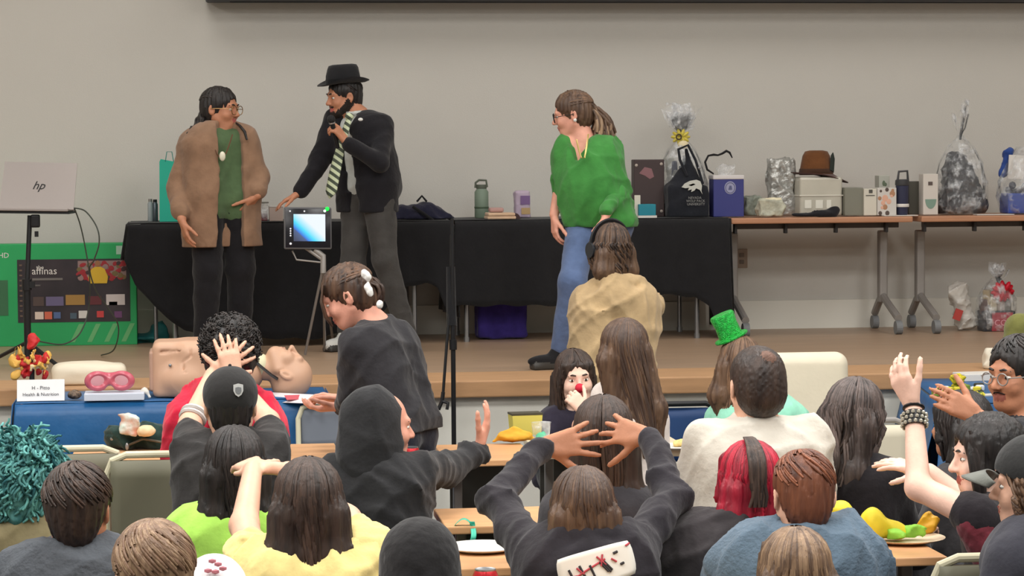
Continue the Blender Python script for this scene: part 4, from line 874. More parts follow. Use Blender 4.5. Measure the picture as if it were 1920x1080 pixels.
t, x0, x1, Y, z0, z1 = boxthing('grey_carton', 'pale grey carton with a green plant mark behind the patterned one', 'box', 1648, 1668, 329, .28, .10, plast('card_grey', (172, 172, 162), .6), part='carton'); b = MB(); b.ball(V(U(x0, x1, .45), Y, U(z0, z1, .8)), (.010, .001, .018)); b.ball(V(U(x0, x1, .6), Y, U(z0, z1, .77)), (.010, .001, .012)); b.build('plant_mark', plast('leaf_grey', (96, 108, 88)), t)
x0, x1, Y, z1 = ybox(1681, 1702, 347, .14); cx = (x0+x1)/2; t = thing('tumbler', 'navy travel tumbler with a square loop handle', 'tumbler', (cx, Y, TZ+.006)); NV = plast('navy_tumbler', (50, 52, 74), .35)
MB().lathe([(.032, 0), (.036, .01), (.040, .12), (.041, z1-TZ-.01), (.03, z1-TZ-.006)], (cx, Y, TZ+.006), 24).build('body', NV, t, True); zz_ = z1-TZ
MB().lathe([(.043, zz_-.008), (.045, zz_), (.043, zz_+.025), (.035, zz_+.03)], (cx, Y, TZ+.006), 24).build('lid', plast('lid_dark', (62, 62, 64), .4), t, True)
MB().tube([(cx-.032, Y-.01, z1+.03), (cx-.024, Y-.01, z1+.085), (cx+.03, Y-.01, z1+.088), (cx+.034, Y-.01, z1+.03)], .008, 8).build('loop_handle', plast('lid_dark', (62, 62, 64), .4), t, True)
MB().lathe([(.0415, .05), (.043, .052), (.043, .068), (.0415, .07)], (cx, Y, TZ+.006), 24).build('white_band', WH, t, True)
boxthing('dark_carton', 'dark olive carton between the tumbler and the tall white box', 'box', 1704, 1730, 340, .22, .12, plast('card_dark', (78, 76, 68), .6), part='carton')
t, x0, x1, Y, z0, z1 = boxthing('white_carton', 'tall white carton with a green bowl picture', 'box', 1731, 1759, 326, .12, .10, plast('card_white2', (204, 198, 190), .6), part='carton')
rect(t, 'dark_mark', U(x0, x1, .33), U(x0, x1, .62), U(z0, z1, .72), U(z0, z1, .81), Y, plast('mark_brown', (92, 80, 76))); b = MB(); b.prism([(U(x0, x1, .5)+.036*math.cos(a), U(z0, z1, .38)+.06*math.sin(a)) for a in np.linspace(math.pi, 2*math.pi, 12)], (0, Y, 0), (1, 0, 0), (0, 0, 1), .002); b.build('bowl_picture', plast('bowl_green', (122, 148, 134)), t)
c = on_y(1690, 404, yTf+.05); tag(MB().box((c[0], c[1]+.06, TZ+.004), (.22, .10, .004), .05).build('paper_sheet', WH), 'white paper sheet lying before the navy tumbler', 'paper')
c = on_y(1868, 404, yTf+.05); tag(MB().box((c[0], c[1]+.05, TZ+.004), (.24, .09, .004), -.03).build('paper_sheet', WH), 'white paper sheet lying before the black gift basket', 'paper')
# black basket bundle
Y = yTf+.30; cx = on_y(1800, 400, Y)[0]; t = thing('gift_basket', 'dark gift basket wrapped in shiny cellophane gathered to a tall tip', 'gift basket', (cx, Y, TZ+.006))
S = SDF(.009); S.cap((cx-.04, Y, TZ+.08), (cx-.03, Y, TZ+.34), .115, .08, k=.04); S.cap((cx+.09, Y, TZ+.06), (cx+.03, Y, TZ+.28), .09, .07, k=.05); S.build('black_bag_contents', mat('black_gloss', (40, 40, 46), .22, .7, 22, .3, 14, spec=.8), t, folds(.014, 1.5, 17), [(V(0, 0, TZ+.007), V(0, 0, -1))])
zt_ = on_y(1800, 262, Y)[2]-TZ; wrap(t, cx, Y, TZ+.008, [(.15, 0), (.175, .06), (.165, .2), (.135, .32), (.08, .42), (.03, zt_), (.018, zt_+.02)], FILM, 13)
tuft(t, (cx, Y, TZ+zt_), .25, .06, FILM2, 15, n=7)
# sparkling creases
Yc = yTf+.28; cx2 = on_y(1905, 400, Yc)[0]; t = thing('gift_basket', 'blue gift basket with a white card at the right edge', 'gift basket', (cx2, Yc, TZ+.006))
x0, x1 = on_y(1882, 400, Yc)[0], on_y(1965, 400, Yc)[0]; zb_ = on_y(1900, 362, Yc)[2]; MB().box(((x0+x1)/2, Yc, (TZ+zb_)/2+.003), (x1-x0, .18, zb_-TZ-.006), bev=.01).build('blue_body', plast('basket_blue', (52, 76, 156), .45), t)
c = on_y(1905, 313, Yc-.06); MB().box(c, (.10, .006, .15), M=rotm(0, 0, 3)).build('white_card', WH, t); S = SDF(.01); S.cap(on_y(1880, 325, Yc), on_y(1892, 285, Yc), .03, .035, k=.03); S.build('blue_ribbon', cloth('blue_ribbon', (48, 74, 140)), t, folds(.008, 2, 3))
b = MB(); g = random.Random(8)
for k in range(12): b.ball(V(g.uniform(x0+.02, x1-.02), Yc+g.uniform(-.05, .05), zb_+g.uniform(0, .05)), .025, 8, k % 2)
b.build('small_treats', [plast('treat_grey', (120, 124, 130)), plast('treat_dark', (70, 72, 84))], t, True); wrap(t, (x0+x1)/2, Yc, TZ+.008, [(.14, 0), (.175, .1), (.17, .2), (.12, .34), (.06, .42)], FILM, 23)
# purple bag under the table
x0, x1 = on_y(893, 600, yTf+.2)[0], on_y(991, 600, yTf+.2)[0]; zt_ = on_y(940, 560, yTf+.2)[2]; t = thing('purple_bag', 'dark purple fabric bag under the black-clothed table', 'bag', ((x0+x1)/2, yTf+.28, STZ)); S = SDF(.01); S.box(((x0+x1)/2, yTf+.28, (STZ+zt_)/2), V((x1-x0)/2-.03, .05, (zt_-STZ)/2-.03), None, .028); S.build('bag_body', cloth('purple_bag', (58, 46, 118), .2), t, folds(.007, 1, 5), [(V(0, 0, STZ+.002), V(0, 0, -1))])
MB().tube([((x0+x1)/2-.08, yTf+.22, zt_-.03), ((x0+x1)/2-.05, yTf+.21, zt_+.03), ((x0+x1)/2+.05, yTf+.21, zt_+.03), ((x0+x1)/2+.08, yTf+.22, zt_-.03)], .008, 8).build('handle', cloth('purple_bag', (58, 46, 118)), t, True)
# plastic bag and red bow basket on the stage floor
p = on_z(1800, 620, STZ); t = thing('plastic_bag', 'white translucent plastic bag on the stage by the table leg', 'bag', p)
WP = mat('white_plastic_film', (212, 208, 200), .3, .5, 22, .1, 12, spec=.6, alpha=.85)
S = SDF(.008); q = lambda px, py, dy=0: on_y(px, py, p[1]+dy); S.cap(q(1812, 605), q(1796, 548), .055, .075, k=.04); S.cap(q(1796, 560), q(1780, 542), .05, .015, k=.04); S.cap(q(1800, 560), q(1808, 536), .05, .008, k=.03); S.cap(q(1806, 600), q(1822, 606), .06, .04, k=.03); S.build('film_body', WP, t, folds(.016, 1.7, 9), [(V(0, 0, STZ+.002), V(0, 0, -1))])
b = MB(); b.box(q(1796, 590, -.065), (.05, .01, .07), M=rotm(0, 0, 20)); b.build('red_print', plast('red_print', (176, 66, 60), .5), t)
p = on_z(1866, 620, STZ); t = thing('gift_basket', 'small gift basket with a big red bow on the stage floor', 'gift basket', p); q = lambda px, py, dy=0: on_y(px, py, p[1]+dy)
x0, x1 = q(1838, 600)[0], q(1897, 600)[0]; zz1 = q(1860, 582)[2]; MB().box(((x0+x1)/2, p[1], (STZ+zz1)/2), (x1-x0, .14, zz1-STZ), bev=.008).build('dark_base', plast('dark_base', (54, 54, 58), .5), t)
a0 = q(1853, 585); a1 = q(1892, 619); MB().box(((a0[0]+a1[0])/2, p[1]-.072, (a0[2]+a1[2])/2), (a1[0]-a0[0], .012, a0[2]-a1[2]), bev=.003).build('red_carton', plast('carton_red', (158, 44, 58), .5), t)
text('printed_letters', 'COZ', (q(1874, 604)[0], p[1]-.0795, q(1874, 604)[2]), (1, 0, 0), (0, 0, 1), .055, plast('letters_pink', (222, 150, 160)), t)
S = SDF(.006); g = random.Random(6); c = q(1880, 546, -.04)
for k in range(12): a = k*.55; S.ell(c+V(.045*math.cos(a), g.uniform(-.03, .02), .035*math.sin(a)), V(.036, .02, .016), rotm(g.uniform(-40, 40), 0, -math.degrees(a)), k=.006)
S.build('red_bow', mat('red_ribbon', (188, 20, 42), .35, .2, 30, .2, 20), t)
for k, (px, py, col) in enumerate(((1850, 558, (150, 132, 96)), (1860, 570, (196, 186, 160)), (1875, 574, (170, 158, 150)), (1845, 575, (88, 66, 60)), (1888, 576, (120, 118, 112)))): MB().box(q(px, py, .0), (.05, .05, .10), g.uniform(-.5, .5), bev=.008).build('packed_item', plast('pk%d' % k, col, .4), t)
wrap(t, (x0+x1)/2, p[1], STZ+.004, [(.11, 0), (.125, .06), (.12, .2), (.08, .28), (.03, .33)], FILM, 33); tuft(t, q(1872, 530), .12, .08, FILM2, 35, n=7)
# tablet camera on its stand
D = 14.0; t = thing('tablet_stand', 'tripod stand with pale legs carrying the lit tablet', 'stand', on_z(592, 664, STZ)); hubp = at(606, 500, D)
for fp in (on_z(572, 668, STZ), on_z(609, 660, STZ), on_z(625, 650, STZ)): MB().tube([hubp, fp+V(0, 0, .01)], .008, 8).build('leg', STEEL, t, True)
MB().tube([at(606, 512, D), at(606, 480, D), at(590, 468, D)], .017, 10).tube([at(606, 488, D), at(572, 464, D)], .010, 8).tube([at(602, 492, D), at(556, 487, D), at(548, 470, D)], .005, 8).build('neck', GREYM, t, True)
t = thing('tablet', 'tablet showing a glowing blue and white picture before the man in the hat', 'tablet', at(577, 466, D)); c = at(577, 428, D-.02); Mx = rotm(-4, -6, 1)
MB().box(c, (.268, .022, .236), M=Mx, bev=.02).build('frame', plast('tablet_rim', (96, 96, 98), .4), t, True); MB().box(c-Mx[:, 1]*.0115, (.252, .004, .218), M=Mx, bev=.014).build('bezel', plast('tablet_bezel', (28, 28, 34), .2), t, True)
SCM = bpy.data.materials.new('lit_screen'); SCM.use_nodes = True; nt = SCM.node_tree; L_ = nt.links; pb = nt.nodes['Principled BSDF']; tc = nt.nodes.new('ShaderNodeTexCoord'); mp = nt.nodes.new('ShaderNodeMapping'); gr = nt.nodes.new('ShaderNodeTexGradient'); rp = nt.nodes.new('ShaderNodeValToRGB')
L_.new(tc.outputs['Generated'], mp.inputs[0]); mp.inputs['Rotation'].default_value = (0, math.radians(42), 0); mp.inputs['Location'].default_value = (-.1, 0, 0); L_.new(mp.outputs[0], gr.inputs[0]); L_.new(gr.outputs[0], rp.inputs[0])
e = rp.color_ramp.elements; e[0].color = lin((38, 50, 82)); e[0].position = .0; e[1].color = lin((235, 244, 255)); e[1].position = .72
for p_, c_ in ((.22, (60, 84, 130)), (.26, (30, 110, 220)), (.42, (60, 220, 255))): q_ = e.new(p_); q_.color = lin(c_)
L_.new(rp.outputs[0], pb.inputs['Emission Color']); pb.inputs['Emission Strength'].default_value = 1.0; pb.inputs['Base Color'].default_value = (.02, .02, .02, 1)
sc = MB().box(c-Mx[:, 1]*.0145+Mx[:, 0]*.008+Mx[:, 2]*.002, (.178, .002, .152), M=Mx, bev=.008).build('lit_screen', SCM, t)
b = MB()
for k in range(4): b.ball(c-Mx[:, 1]*.015-Mx[:, 0]*.098-Mx[:, 2]*(.004+.013*k), .005, 8)
b.ball(c-Mx[:, 1]*.015-Mx[:, 0]*.098-Mx[:, 2]*.088, .007, 8); b.ball(c-Mx[:, 1]*.015-Mx[:, 0]*.10+Mx[:, 2]*.094, .005, 8); b.ball(c-Mx[:, 1]*.015-Mx[:, 0]*.02+Mx[:, 2]*.094, .005, 8); b.build('control_icons', mat('icon_white', (210, 210, 215), emit=.6), t, True)
b = MB(); b.ball(c-Mx[:, 1]*.018+Mx[:, 0]*.108+Mx[:, 2]*.108, .012, 10); b.build('green_lamp', mat('green_led', (30, 220, 70), emit=1.2), t, True); b = MB(); b.ball(c-Mx[:, 1]*.018+Mx[:, 0]*.094+Mx[:, 2]*.096, .008, 10); b.build('white_lamp', mat('white_led', (220, 255, 230), emit=1), t, True)
# microphone stand in front of the stage
D = 12.5; p0 = at(851, 815, D); t = thing('microphone_stand', 'black microphone stand with its boom folded down before the stage', 'stand', (p0[0], p0[1], 0))
tp_ = at(851, 410, D); MB().tube([(p0[0], p0[1], .02), (p0[0], p0[1], at(851, 600, D)[2])], .012, 12).tube([(p0[0], p0[1], at(851, 606, D)[2]), (p0[0], p0[1], tp_[2])], .009, 12).build('pole', BLKM, t, True)
MB().tube([(p0[0], p0[1], at(851, 655, D)[2]), (p0[0], p0[1], at(851, 636, D)[2])], .019, 12).build('clutch', BLKM, t, True)
a = at(845, 560, D-.03); MB().tube([at(846, 440, D-.03), a, at(838, 640, D-.04), at(831, 735, D-.05)], .0075, 8).build('boom_arm', BLKM, t, True)
MB().tube([at(845, 500, D-.02), at(847, 610, D-.02)], [.022, .026], 10).build('cable_wrap', BLK, t, True)
MB().tube([at(831, 735, D-.05), at(829, 752, D-.05), at(822, 768, D-.05)], .010, 8).tube([at(829, 752, D-.05), at(840, 756, D-.06), at(838, 768, D-.06)], .009, 8).build('clip', BLKM, t, True)
for a_ in (20, 140, 260): d = V(math.cos(math.radians(a_)), math.sin(math.radians(a_)), 0); MB().tube([V(p0[0], p0[1], .16), V(p0[0], p0[1], .01)+d*.3], .008, 8).build('leg', BLKM, t, True)

# ------------------------------------------------------------------ audience floor: blue tables
ZL = .80; yB0 = on_z(320, 752, ZL)[1]; yB1 = YF-.09; xb0, xb1 = on_z(30, 755, ZL)[0], on_z(618, 749, ZL)[0]
table('folding table under the left blue cloth', xb0+.03, xb1-.03, yB0+.02, yB1-.02, ZL-.005, 0, plast('table_white', (210, 208, 200)), legx=(xb0+.2, xb1-.2))
drape('blue_tablecloth', xb0, xb1, yB0, yB1, ZL-.003, [(xb0, .06), (xb1, .06)], BLUE, 'glossy blue cloth on the table with the training manikin', .012, .05, 3)
ZR = .78; a, b_ = on_y(1706, 702, YF-.05), on_z(1766, 757, ZR); a[2] = ZR; dx = nrm((a-b_)*[1, 1, 0]); sx_ = V(dx[1], -dx[0], 0); L2 = np.linalg.norm((a-b_)[:2]); W2 = .80
t = thing('folding_table', 'folding table under the right blue cloth', 'table', (b_+dx*L2/2+sx_*W2/2)*[1, 1, 0]); Mt = np.stack([sx_, dx, V(0, 0, 1)], 1)
MB().box((b_+dx*L2/2+sx_*W2/2)*[1, 1, 0]+V(0, 0, ZR-.02), (W2-.03, L2-.03, .025), M=Mt).build('tabletop', plast('table_white', (210, 208, 200)), t)
for u in (.08, W2-.08):
    for v_ in (.1, L2-.1): q = b_*[1, 1, 0]+sx_*u+dx*v_; MB().tube([q+V(0, 0, ZR-.03), q], .014, 8).build('leg', STEEL, t)
b = MB(); cs = [b_, b_+sx_*W2, b_+sx_*W2+dx*L2, b_+dx*L2]; cs = [c*[1, 1, 0]+V(0, 0, ZR) for c in cs]; ctr = sum(cs)/4
def rfall(u, v):
    i = min(3, int(u*4)); f = u*4-i; p = cs[i]*(1-f)+cs[(i+1) % 4]*f; n = nrm(np.cross(cs[(i+1) % 4]-cs[i], V(0, 0, 1))); cn = nrm((p-ctr)*[1, 1, 0]); k = (abs(f-.5)*2)**5
    return p+n*(.012+.11*v+.016*v*math.sin(22*f+i))+cn*k*.16*v-V(0, 0, .70*v)+V(0, min(0, YF-.02-(p+n*(.03+.11*v)+cn*k*.16*v)[1]), 0)
b.grid(rfall, 121, 14); b.grid(lambda u, v: (cs[0]*(1-u)+cs[1]*u)*(1-v)+(cs[3]*(1-u)+cs[2]*u)*v+V(0, 0, .003), 8, 8)
tag(b.build('blue_tablecloth', BLUE, None, True, solid=.004, auto=0), 'glossy blue cloth on the table with yellow trinkets at the right', 'tablecloth')
# trinkets
g = random.Random(21); TC = [plast('trinket_yellow', (214, 200, 62), .5), plast('trinket_white', (220, 222, 224), .5), plast('trinket_dark', (60, 60, 50), .5), plast('trinket_green', (120, 140, 60), .5)]
for i in range(26):
    px = g.uniform(1752, 1838); py = 745-g.uniform(0, 14)-(px-1750)*.02; p = on_z(px, py, ZR+.005); k = g.choice((0, 0, 1, 1, 2, 3)); s_ = g.uniform(.014, .024)
    if i % 3 == 0: o = MB().lathe([(s_*.8, 0), (s_, .004), (s_*.95, s_*1.3), (s_*.5, s_*1.5), (0, s_*1.5)], p, 12).build('trinket', TC[k], None, True)
    elif i % 3 == 1: b = MB(); b.tube([p+V(s_*math.cos(a)*1.2, s_*math.sin(a)*1.2, s_*.4+.006*math.sin(3*a)) for a in np.linspace(0, 6.28, 14)], s_*.3, 6); o = b.build('trinket', TC[k], None, True)
    else: o = MB().box(p+V(0, 0, s_*.7), (s_*2, s_*1.4, s_*1.4), g.uniform(0, 3), bev=s_*.4).build('trinket', TC[k], None, True)
    tag(o, 'small yellow, white or dark trinket in the row on the right blue table', 'trinket', 'trinkets along the right blue table')
S = SDF(.006); c = on_z(1797, 730, ZR+.005)+V(0, 0, .04)
for k in range(14): S.ell(c+V(g.gauss(0, .022), g.gauss(0, .02), g.gauss(0, .018)), V(.022, .014, .012), rotm(g.uniform(0, 180), g.uniform(-40, 40)), k=.006)
tag(S.build('yellow_flower', mat('flower_yellow', (206, 188, 40), .6, .4, 60, .4, 60), None, fuzz(.004, 150), [(V(0, 0, ZR+.004), V(0, 0, -1))]), 'yellow artificial flower head standing among the trinkets', 'flower')
p = on_z(1835, 712, ZR+.005); tag(MB().box(p+V(0, 0, .018), (.22, .16, .036), .1, bev=.004).build('white_carton', WH), 'flat white box at the back of the right blue table', 'box')
p = on_z(1853, 742, ZR+.005); tag(MB().box(p+V(0, 0, .004), (.10, .07, .006), .2).build('paper_sheet', WH), 'white leaflet on the right blue table below the glasses', 'paper')
p = on_z(168, 721, STZ); S = SDF(.009); S.box(p+V(0, .03, .045), V(.145, .05, .022), None, .038); S.ell(p+V(-.02, .03, .07), V(.16, .07, .05), k=.03); tag(S.build('cream_cushion', mat('cream_vinyl', (222, 212, 190), .45, .1, 30, .04, 4), None, folds(.003, 1, 3), [(V(0, 0, STZ+.001), V(0, 0, -1))]), 'long cream cushion lying on the stage edge behind the pink goggles', 'cushion')
cream_chair('tall cream padded chair in front of the stage beside the mint shirt', 1502, 660, 11.6, .43, 0)
p = on_z(1872, 691, STZ); S = SDF(.009); S.box(p+V(0, 0, .05), V(.06, .03, .045), rotm(8, 0, 4), .02); tag(S.build('paper_sack', plast('cream_sack', (222, 214, 196), .7), None, folds(.008, 1.6, 13), [(V(0, 0, STZ+.001), V(0, 0, -1))]), 'crumpled cream sack on the stage edge beside the man with glasses', 'bag')
# manikin
MK = mat('manikin_plastic', (206, 164, 136), .42, .03, 40, .02, 6, spec=.45); D = 12.05
c = at(338, 690, D); z0 = (ZL+.007); t = thing('training_manikin', 'flesh-coloured first aid training manikin lying face up on the left blue table', 'manikin', (at(430, 740, D)[0], c[1], z0))
S = SDF(.007); S.box(c+V(.0, 0, .0), V(.095, .11, .10), None, .036); S.box(at(400, 693, D), V(.12, .12, .09), None, .04, k=.05); S.ell(at(440, 700, D), V(.14, .19, .11), k=.05)
S.ell(at(346, 712, D-.12), V(.10, .07, .07), k=.05)
S.cap(at(357, 640, D-.17), at(358, 668, D-.175), .005, k=.004, sub=True); S.cap(at(358, 668, D-.175), at(342, 680, D-.178), .005, k=.004, sub=True); S.cap(at(342, 680, D-.178), at(346, 700, D-.178), .005, k=.004, sub=True); S.cap(at(346, 700, D-.178), at(368, 716, D-.175), .005, k=.004, sub=True); S.cap(at(300, 660, D-.15), at(340, 658, D-.16), .005, k=.004, sub=True)
S.build('chest', MK, t, None, [(V(0, 0, z0), V(0, 0, -1))])
S = SDF(.007); S.box(c+V(-.128, 0, -.005), V(.006, .11, .085), None, .012); S.build('waist_edge', mat('manikin_shade', (186, 150, 130), .5), t, None, [(V(0, 0, z0+.002), V(0, 0, -1))])
b = MB(); b.ball(at(319, 685, D-.17), .008, 10); b.build('rivet', STEEL, t, True)
hc = at(538, 698, D); fx = nrm(V(.42, 0, .9)); ux = nrm(V(.9, 0, -.42)); rx = np.cross(fx, ux); Mk = np.stack([rx, fx, ux], 1); S = SDF(.0045); head_prims(S, hc, Mk, 1.10); S.cap(hc+Mk@V(0, -.02, -.07), hc+Mk@V(0, -.05, -.16), .052, .055, k=.03); S.ell(hc+Mk@V(0, -.03, .03), V(.082, .1, .09), Mk, k=.02)
S.build('head', [MK, mat('manikin_lips', (196, 148, 124), .45)], t, None, [(V(0, 0, z0), V(0, 0, -1))])
S = SDF(.006); e = hc+Mk@V(0, -.035, -.135); S.ell(e, V(.062, .07, .05), Mk); S.build('neck_collar', mat('collar_cream', (216, 212, 178), .5), t, None, [(V(0, 0, z0), V(0, 0, -1))])
b = MB(); b.tube([e+V(-.03, -.05, .06), e+V(.0, -.075, .02), e+V(.06, -.085, -.03), e+V(.09, -.08, -.05)], .012, 8, flat=.4); b.build('black_strap', BLKM, t, True)
# goggles on white box
p = on_z(214, 752, (ZL+.007)); t = thing('white_carton', 'low white box carrying the pink goggles on the blue table', 'box', p+V(0, .09, 0)); MB().box(p+V(0, .09, .018), (.28, .17, .034), bev=.004).build('carton', plast('box_bluewhite', (206, 212, 226), .6), t)
g0 = p+V(-.022, .07, .037); t = thing('goggles', 'pink tinted goggles standing on the low white box', 'goggles', g0); PK = plast('pink_goggle', (196, 92, 108), .25, spec=.6); S = SDF(.004)
for q in (-1, 1): S.ell(g0+V(q*.056, 0, .052), V(.062, .035, .048), k=.012)
S.ell(g0+V(0, .01, .055), V(.04, .03, .035), k=.02)
for q in (-1, 1): S.ell(g0+V(q*.054, -.034, .055), V(.046, .022, .034), rotm(q*8, 0, q*10), k=.006, sub=True)
S.ell(g0+V(0, -.01, .0), V(.022, .05, .036), k=.008, sub=True); S.build('goggle_frame', PK, t, None, [(V(0, 0, g0[2]+.0005), V(0, 0, -1))])
for q in (-1, 1): b = MB(); b.ball(g0+V(q*.054, -.014, .055), (.045, .006, .033), 18, 0, rotm(q*8, 0, q*10)); b.build('lens', plast('pink_lens', (216, 158, 166), .12, spec=.8, coat=.5), t, True)
# sign card
p = on_z(82, 752, (ZL+.007)); t = thing('name_card', 'folded white name card at the left of the blue table', 'sign', p+V(0, .03, 0)); a, b_, c_ = at(38, 752, 11.98), at(125, 752, 11.98), at(38, 715, 12.0)
px_, pz_ = b_-a, c_-a; px_ = V(px_[0], 0, 0); z0c = (ZL+.007); yc = p[1]+.01; xa, xb = a[0], b_[0]; hgt = .098
b = MB(); b.add([(xa, yc, z0c), (xb, yc, z0c), (xb, yc+.03, z0c+hgt), (xa, yc+.03, z0c+hgt)], [(0, 1, 2, 3)]); b.add([(xa, yc+.07, z0c), (xb, yc+.07, z0c), (xb, yc+.03, z0c+hgt), (xa, yc+.03, z0c+hgt)], [(0, 1, 2, 3)]); b.build('card', plast('card_bright', (232, 232, 232), .7), t, solid=.002)
up_ = nrm(V(0, .03, hgt)); INK = plast('ink_dark', (60, 58, 66), .6)
text('printed_line', 'H - Pitto', V((xa+xb)/2, yc-.003+.018, z0c+.060), (1, 0, 0), up_, .024, INK, t); text('printed_line', 'Health & Nutrition', V((xa+xb)/2, yc-.003+.009, z0c+.030), (1, 0, 0), up_, .022, INK, t)
# flame coloured bunch
D = 12.2; t = thing('feather_bunch', 'red and yellow fluffy bunch on a black stem beside the name card', 'decoration', at(60, 740, D)*[1, 1, 0]+V(0, 0, (ZL+.007))); g = random.Random(31)
MB().tube([at(60, 742, D)*[1, 1, 0]+V(0, 0, (ZL+.007)), at(60, 650, D)], .013, 10).build('stem', BLKM, t, True)
RD, YE, CR = plast('flame_red', (196, 44, 44), .45), plast('flame_yellow', (230, 180, 88), .45), plast('flame_cream', (238, 212, 160), .45)
S = SDF(.006)
for k in range(18): S.ell(at(60+g.uniform(-26, 26), 686+g.uniform(-18, 16), D+g.uniform(-.05, .03)), V(.022, .02, .030), rotm(g.uniform(0, 90), 0, g.uniform(-50, 50)), k=.012)
S.ell(at(61, 640, D-.02), V(.032, .03, .045), k=.02); S.build('red_body', RD, t, folds(.008, 2.2, 3))
S = SDF(.006)
for k in range(34): a_ = at(60+g.uniform(-36, 36), 676+g.uniform(-16, 26), D-.05+g.uniform(-.02, .03)); S.cap(a_, a_+V(g.uniform(-.02, .02), -.01, g.uniform(.02, .045)), .010, .005, k=.006, tag=g.choice((0, 0, 1)))
for px, py in ((28, 680), (22, 676), (34, 700), (90, 664), (26, 705)): S.ell(at(px, py, D-.02), V(.02, .018, .024), k=.02, tag=0)
S.build('yellow_tips', [YE, CR], t, folds(.004, 3, 6))
S = SDF(.006); c = on_z(140, 748, (ZL+.007)); S.ell(c+V(0, 0, .02), V(.034, .03, .022)); S.build('dark_patterned_purse', mat('purse_mix', (52, 44, 40), .5, .4, 60, col2=(150, 128, 108), vscale=60), None, fuzz(.003, 90), [(V(0, 0, (ZL+.007)), V(0, 0, -1))]); tag(bpy.data.objects['dark_patterned_purse'], 'small dark patterned purse between the name card and goggles', 'purse')
S = SDF(.006); c = on_z(268, 748, (ZL+.007)); S.cap(c+V(-.03, 0, .012), c+V(.01, .02, .04), .012, .014, k=.02); S.cap(c+V(.01, .02, .04), c+V(.03, 0, .01), .014, .010, k=.02); o = S.build('white_cloth_strip', plast('white_cloth', (214, 210, 202), .8), None, folds(.004, 2, 4), [(V(0, 0, (ZL+.007)), V(0, 0, -1))]); tag(o, 'crumpled white strip between the goggles and manikin torso', 'cloth')
p0, p1 = at(510, 742, 12.0), at(603, 742, 11.85); b = MB(); zt = ZL+.018
b.add([p0*[1, 1, 0]+V(0, 0, zt), p1*[1, 1, 0]+V(0, 0, zt), p1*[1, 1, 0]+V(-.01, -.12, zt-.03), p0*[1, 1, 0]+V(.03, -.14, zt-.035)], [(0, 1, 2, 3)]); o = b.build('leaflet', plast('leaflet_white', (226, 218, 222), .6), None, solid=.0015); tag(o, 'white leaflet with a red print held over the edge of the blue table', 'paper')
m_ = (p0+p1)/2; MB().add([m_*[1, 1, 0]+V(-.06, -.03, zt-.004), m_*[1, 1, 0]+V(.07, -.02, zt-.002), m_*[1, 1, 0]+V(.06, -.08, zt-.018), m_*[1, 1, 0]+V(-.05, -.09, zt-.020)], [(0, 1, 2, 3)]).build('red_print', plast('leaf_red', (196, 88, 100), .6), o, solid=.001)

# ------------------------------------------------------------------ rows of tables and chairs
ra = rowtable('long wooden seminar table left part in the row before the blue table', 128, 642, 9.85, .55)
rb = rowtable('wooden seminar table below the microphone stand', 838, 1010, 9.85, .55)
rc = rowtable('cream-topped seminar table beside the long-haired girl', 1015, 1300, 10.1, .55, mat('cream_top', (216, 200, 172), .4, .05, 40, .05, 3))
rd = rowtable('wooden seminar table behind the printed hoodie', 835, 1290, 8.12, .42)
re_ = rowtable('wooden seminar table strip at the centre bottom', 850, 1262, 7.28, .34)
rf = rowtable('wooden seminar table holding the yellow snacks', 1565, 1778, 7.38, .42)
rg = rowtable('wooden seminar table at the very bottom', 850, 1290, 6.32, .34)
CG = 'beige metal folding chairs'
seatchair('olive folding chair with a pale rim beside the teal curls', 122, 9.45, 0, hb=.88)
seatchair('olive folding chair behind the red hooded top', 318, 9.1, 0, hb=.90)
seatchair('beige-rimmed folding chair at the left below the black bag', 275, 7.55, 0, olive=False)
seatchair('beige folding chair behind the dark grey hoodie', 1312, 6.75, 0, olive=False)
seatchair('olive folding chair behind the girl in the sleeveless top', 1842, 7.15, 0)
seatchair('beige folding chair under the printed hoodie', 1050, 6.62, 0, olive=False)
c = at(1282, 800, 10.95); folding_chair('dark blue chair beyond the cream-topped table', c[0], c[1], 180, plast('chair_blue', (38, 66, 112), .5), BLKM)
c = at(1582, 790, 10.6); folding_chair('grey-framed chair beside the wavy-haired girl', c[0], c[1], 0, plast('chair_cream2', (214, 206, 184), .5), GREYM, hb=.84)
c = at(636, 800, 11.6); folding_chair('grey chair at the right end of the blue table', c[0], c[1], 180, plast('chair_slate', (112, 118, 128), .5), FRB, hb=.78, w=.36)
# black bag with snacks
p = on_z(245, 848, .75); t = thing('black_duffel', 'dark green and black bag lying on the wooden table with snacks on top', 'bag', p+V(0, .12, 0)); S = SDF(.008); c = p+V(0, .12, .05)
S.cap(c+V(-.06, 0, 0), c+V(.16, 0, 0), .060, .066, k=.03); S.cap(c+V(-.07, -.02, -.01), c+V(-.02, -.05, -.02), .035, .03, k=.03); S.ell(c+V(.02, -.03, .03), V(.08, .05, .03), k=.03)
S.build('bag_body', cloth('dark_green_bag', (36, 56, 52), .3), t, folds(.010, 1.8, 41), [(V(0, 0, .751), V(0, 0, -1))]); MB().tube([c+V(-.02, -.07, -.03), c+V(.05, -.085, 0), c+V(.14, -.07, -.02)], .010, 8, flat=.5).build('strap', cloth('olive_strap', (92, 84, 70)), t, True); b = MB(); b.ball(c+V(-.015, -.085, -.03), (.008, .006, .016)); b.ball(c+V(-.075, -.05, .0), (.01, .008, .01)); b.build('buckle', STEEL, t, True)
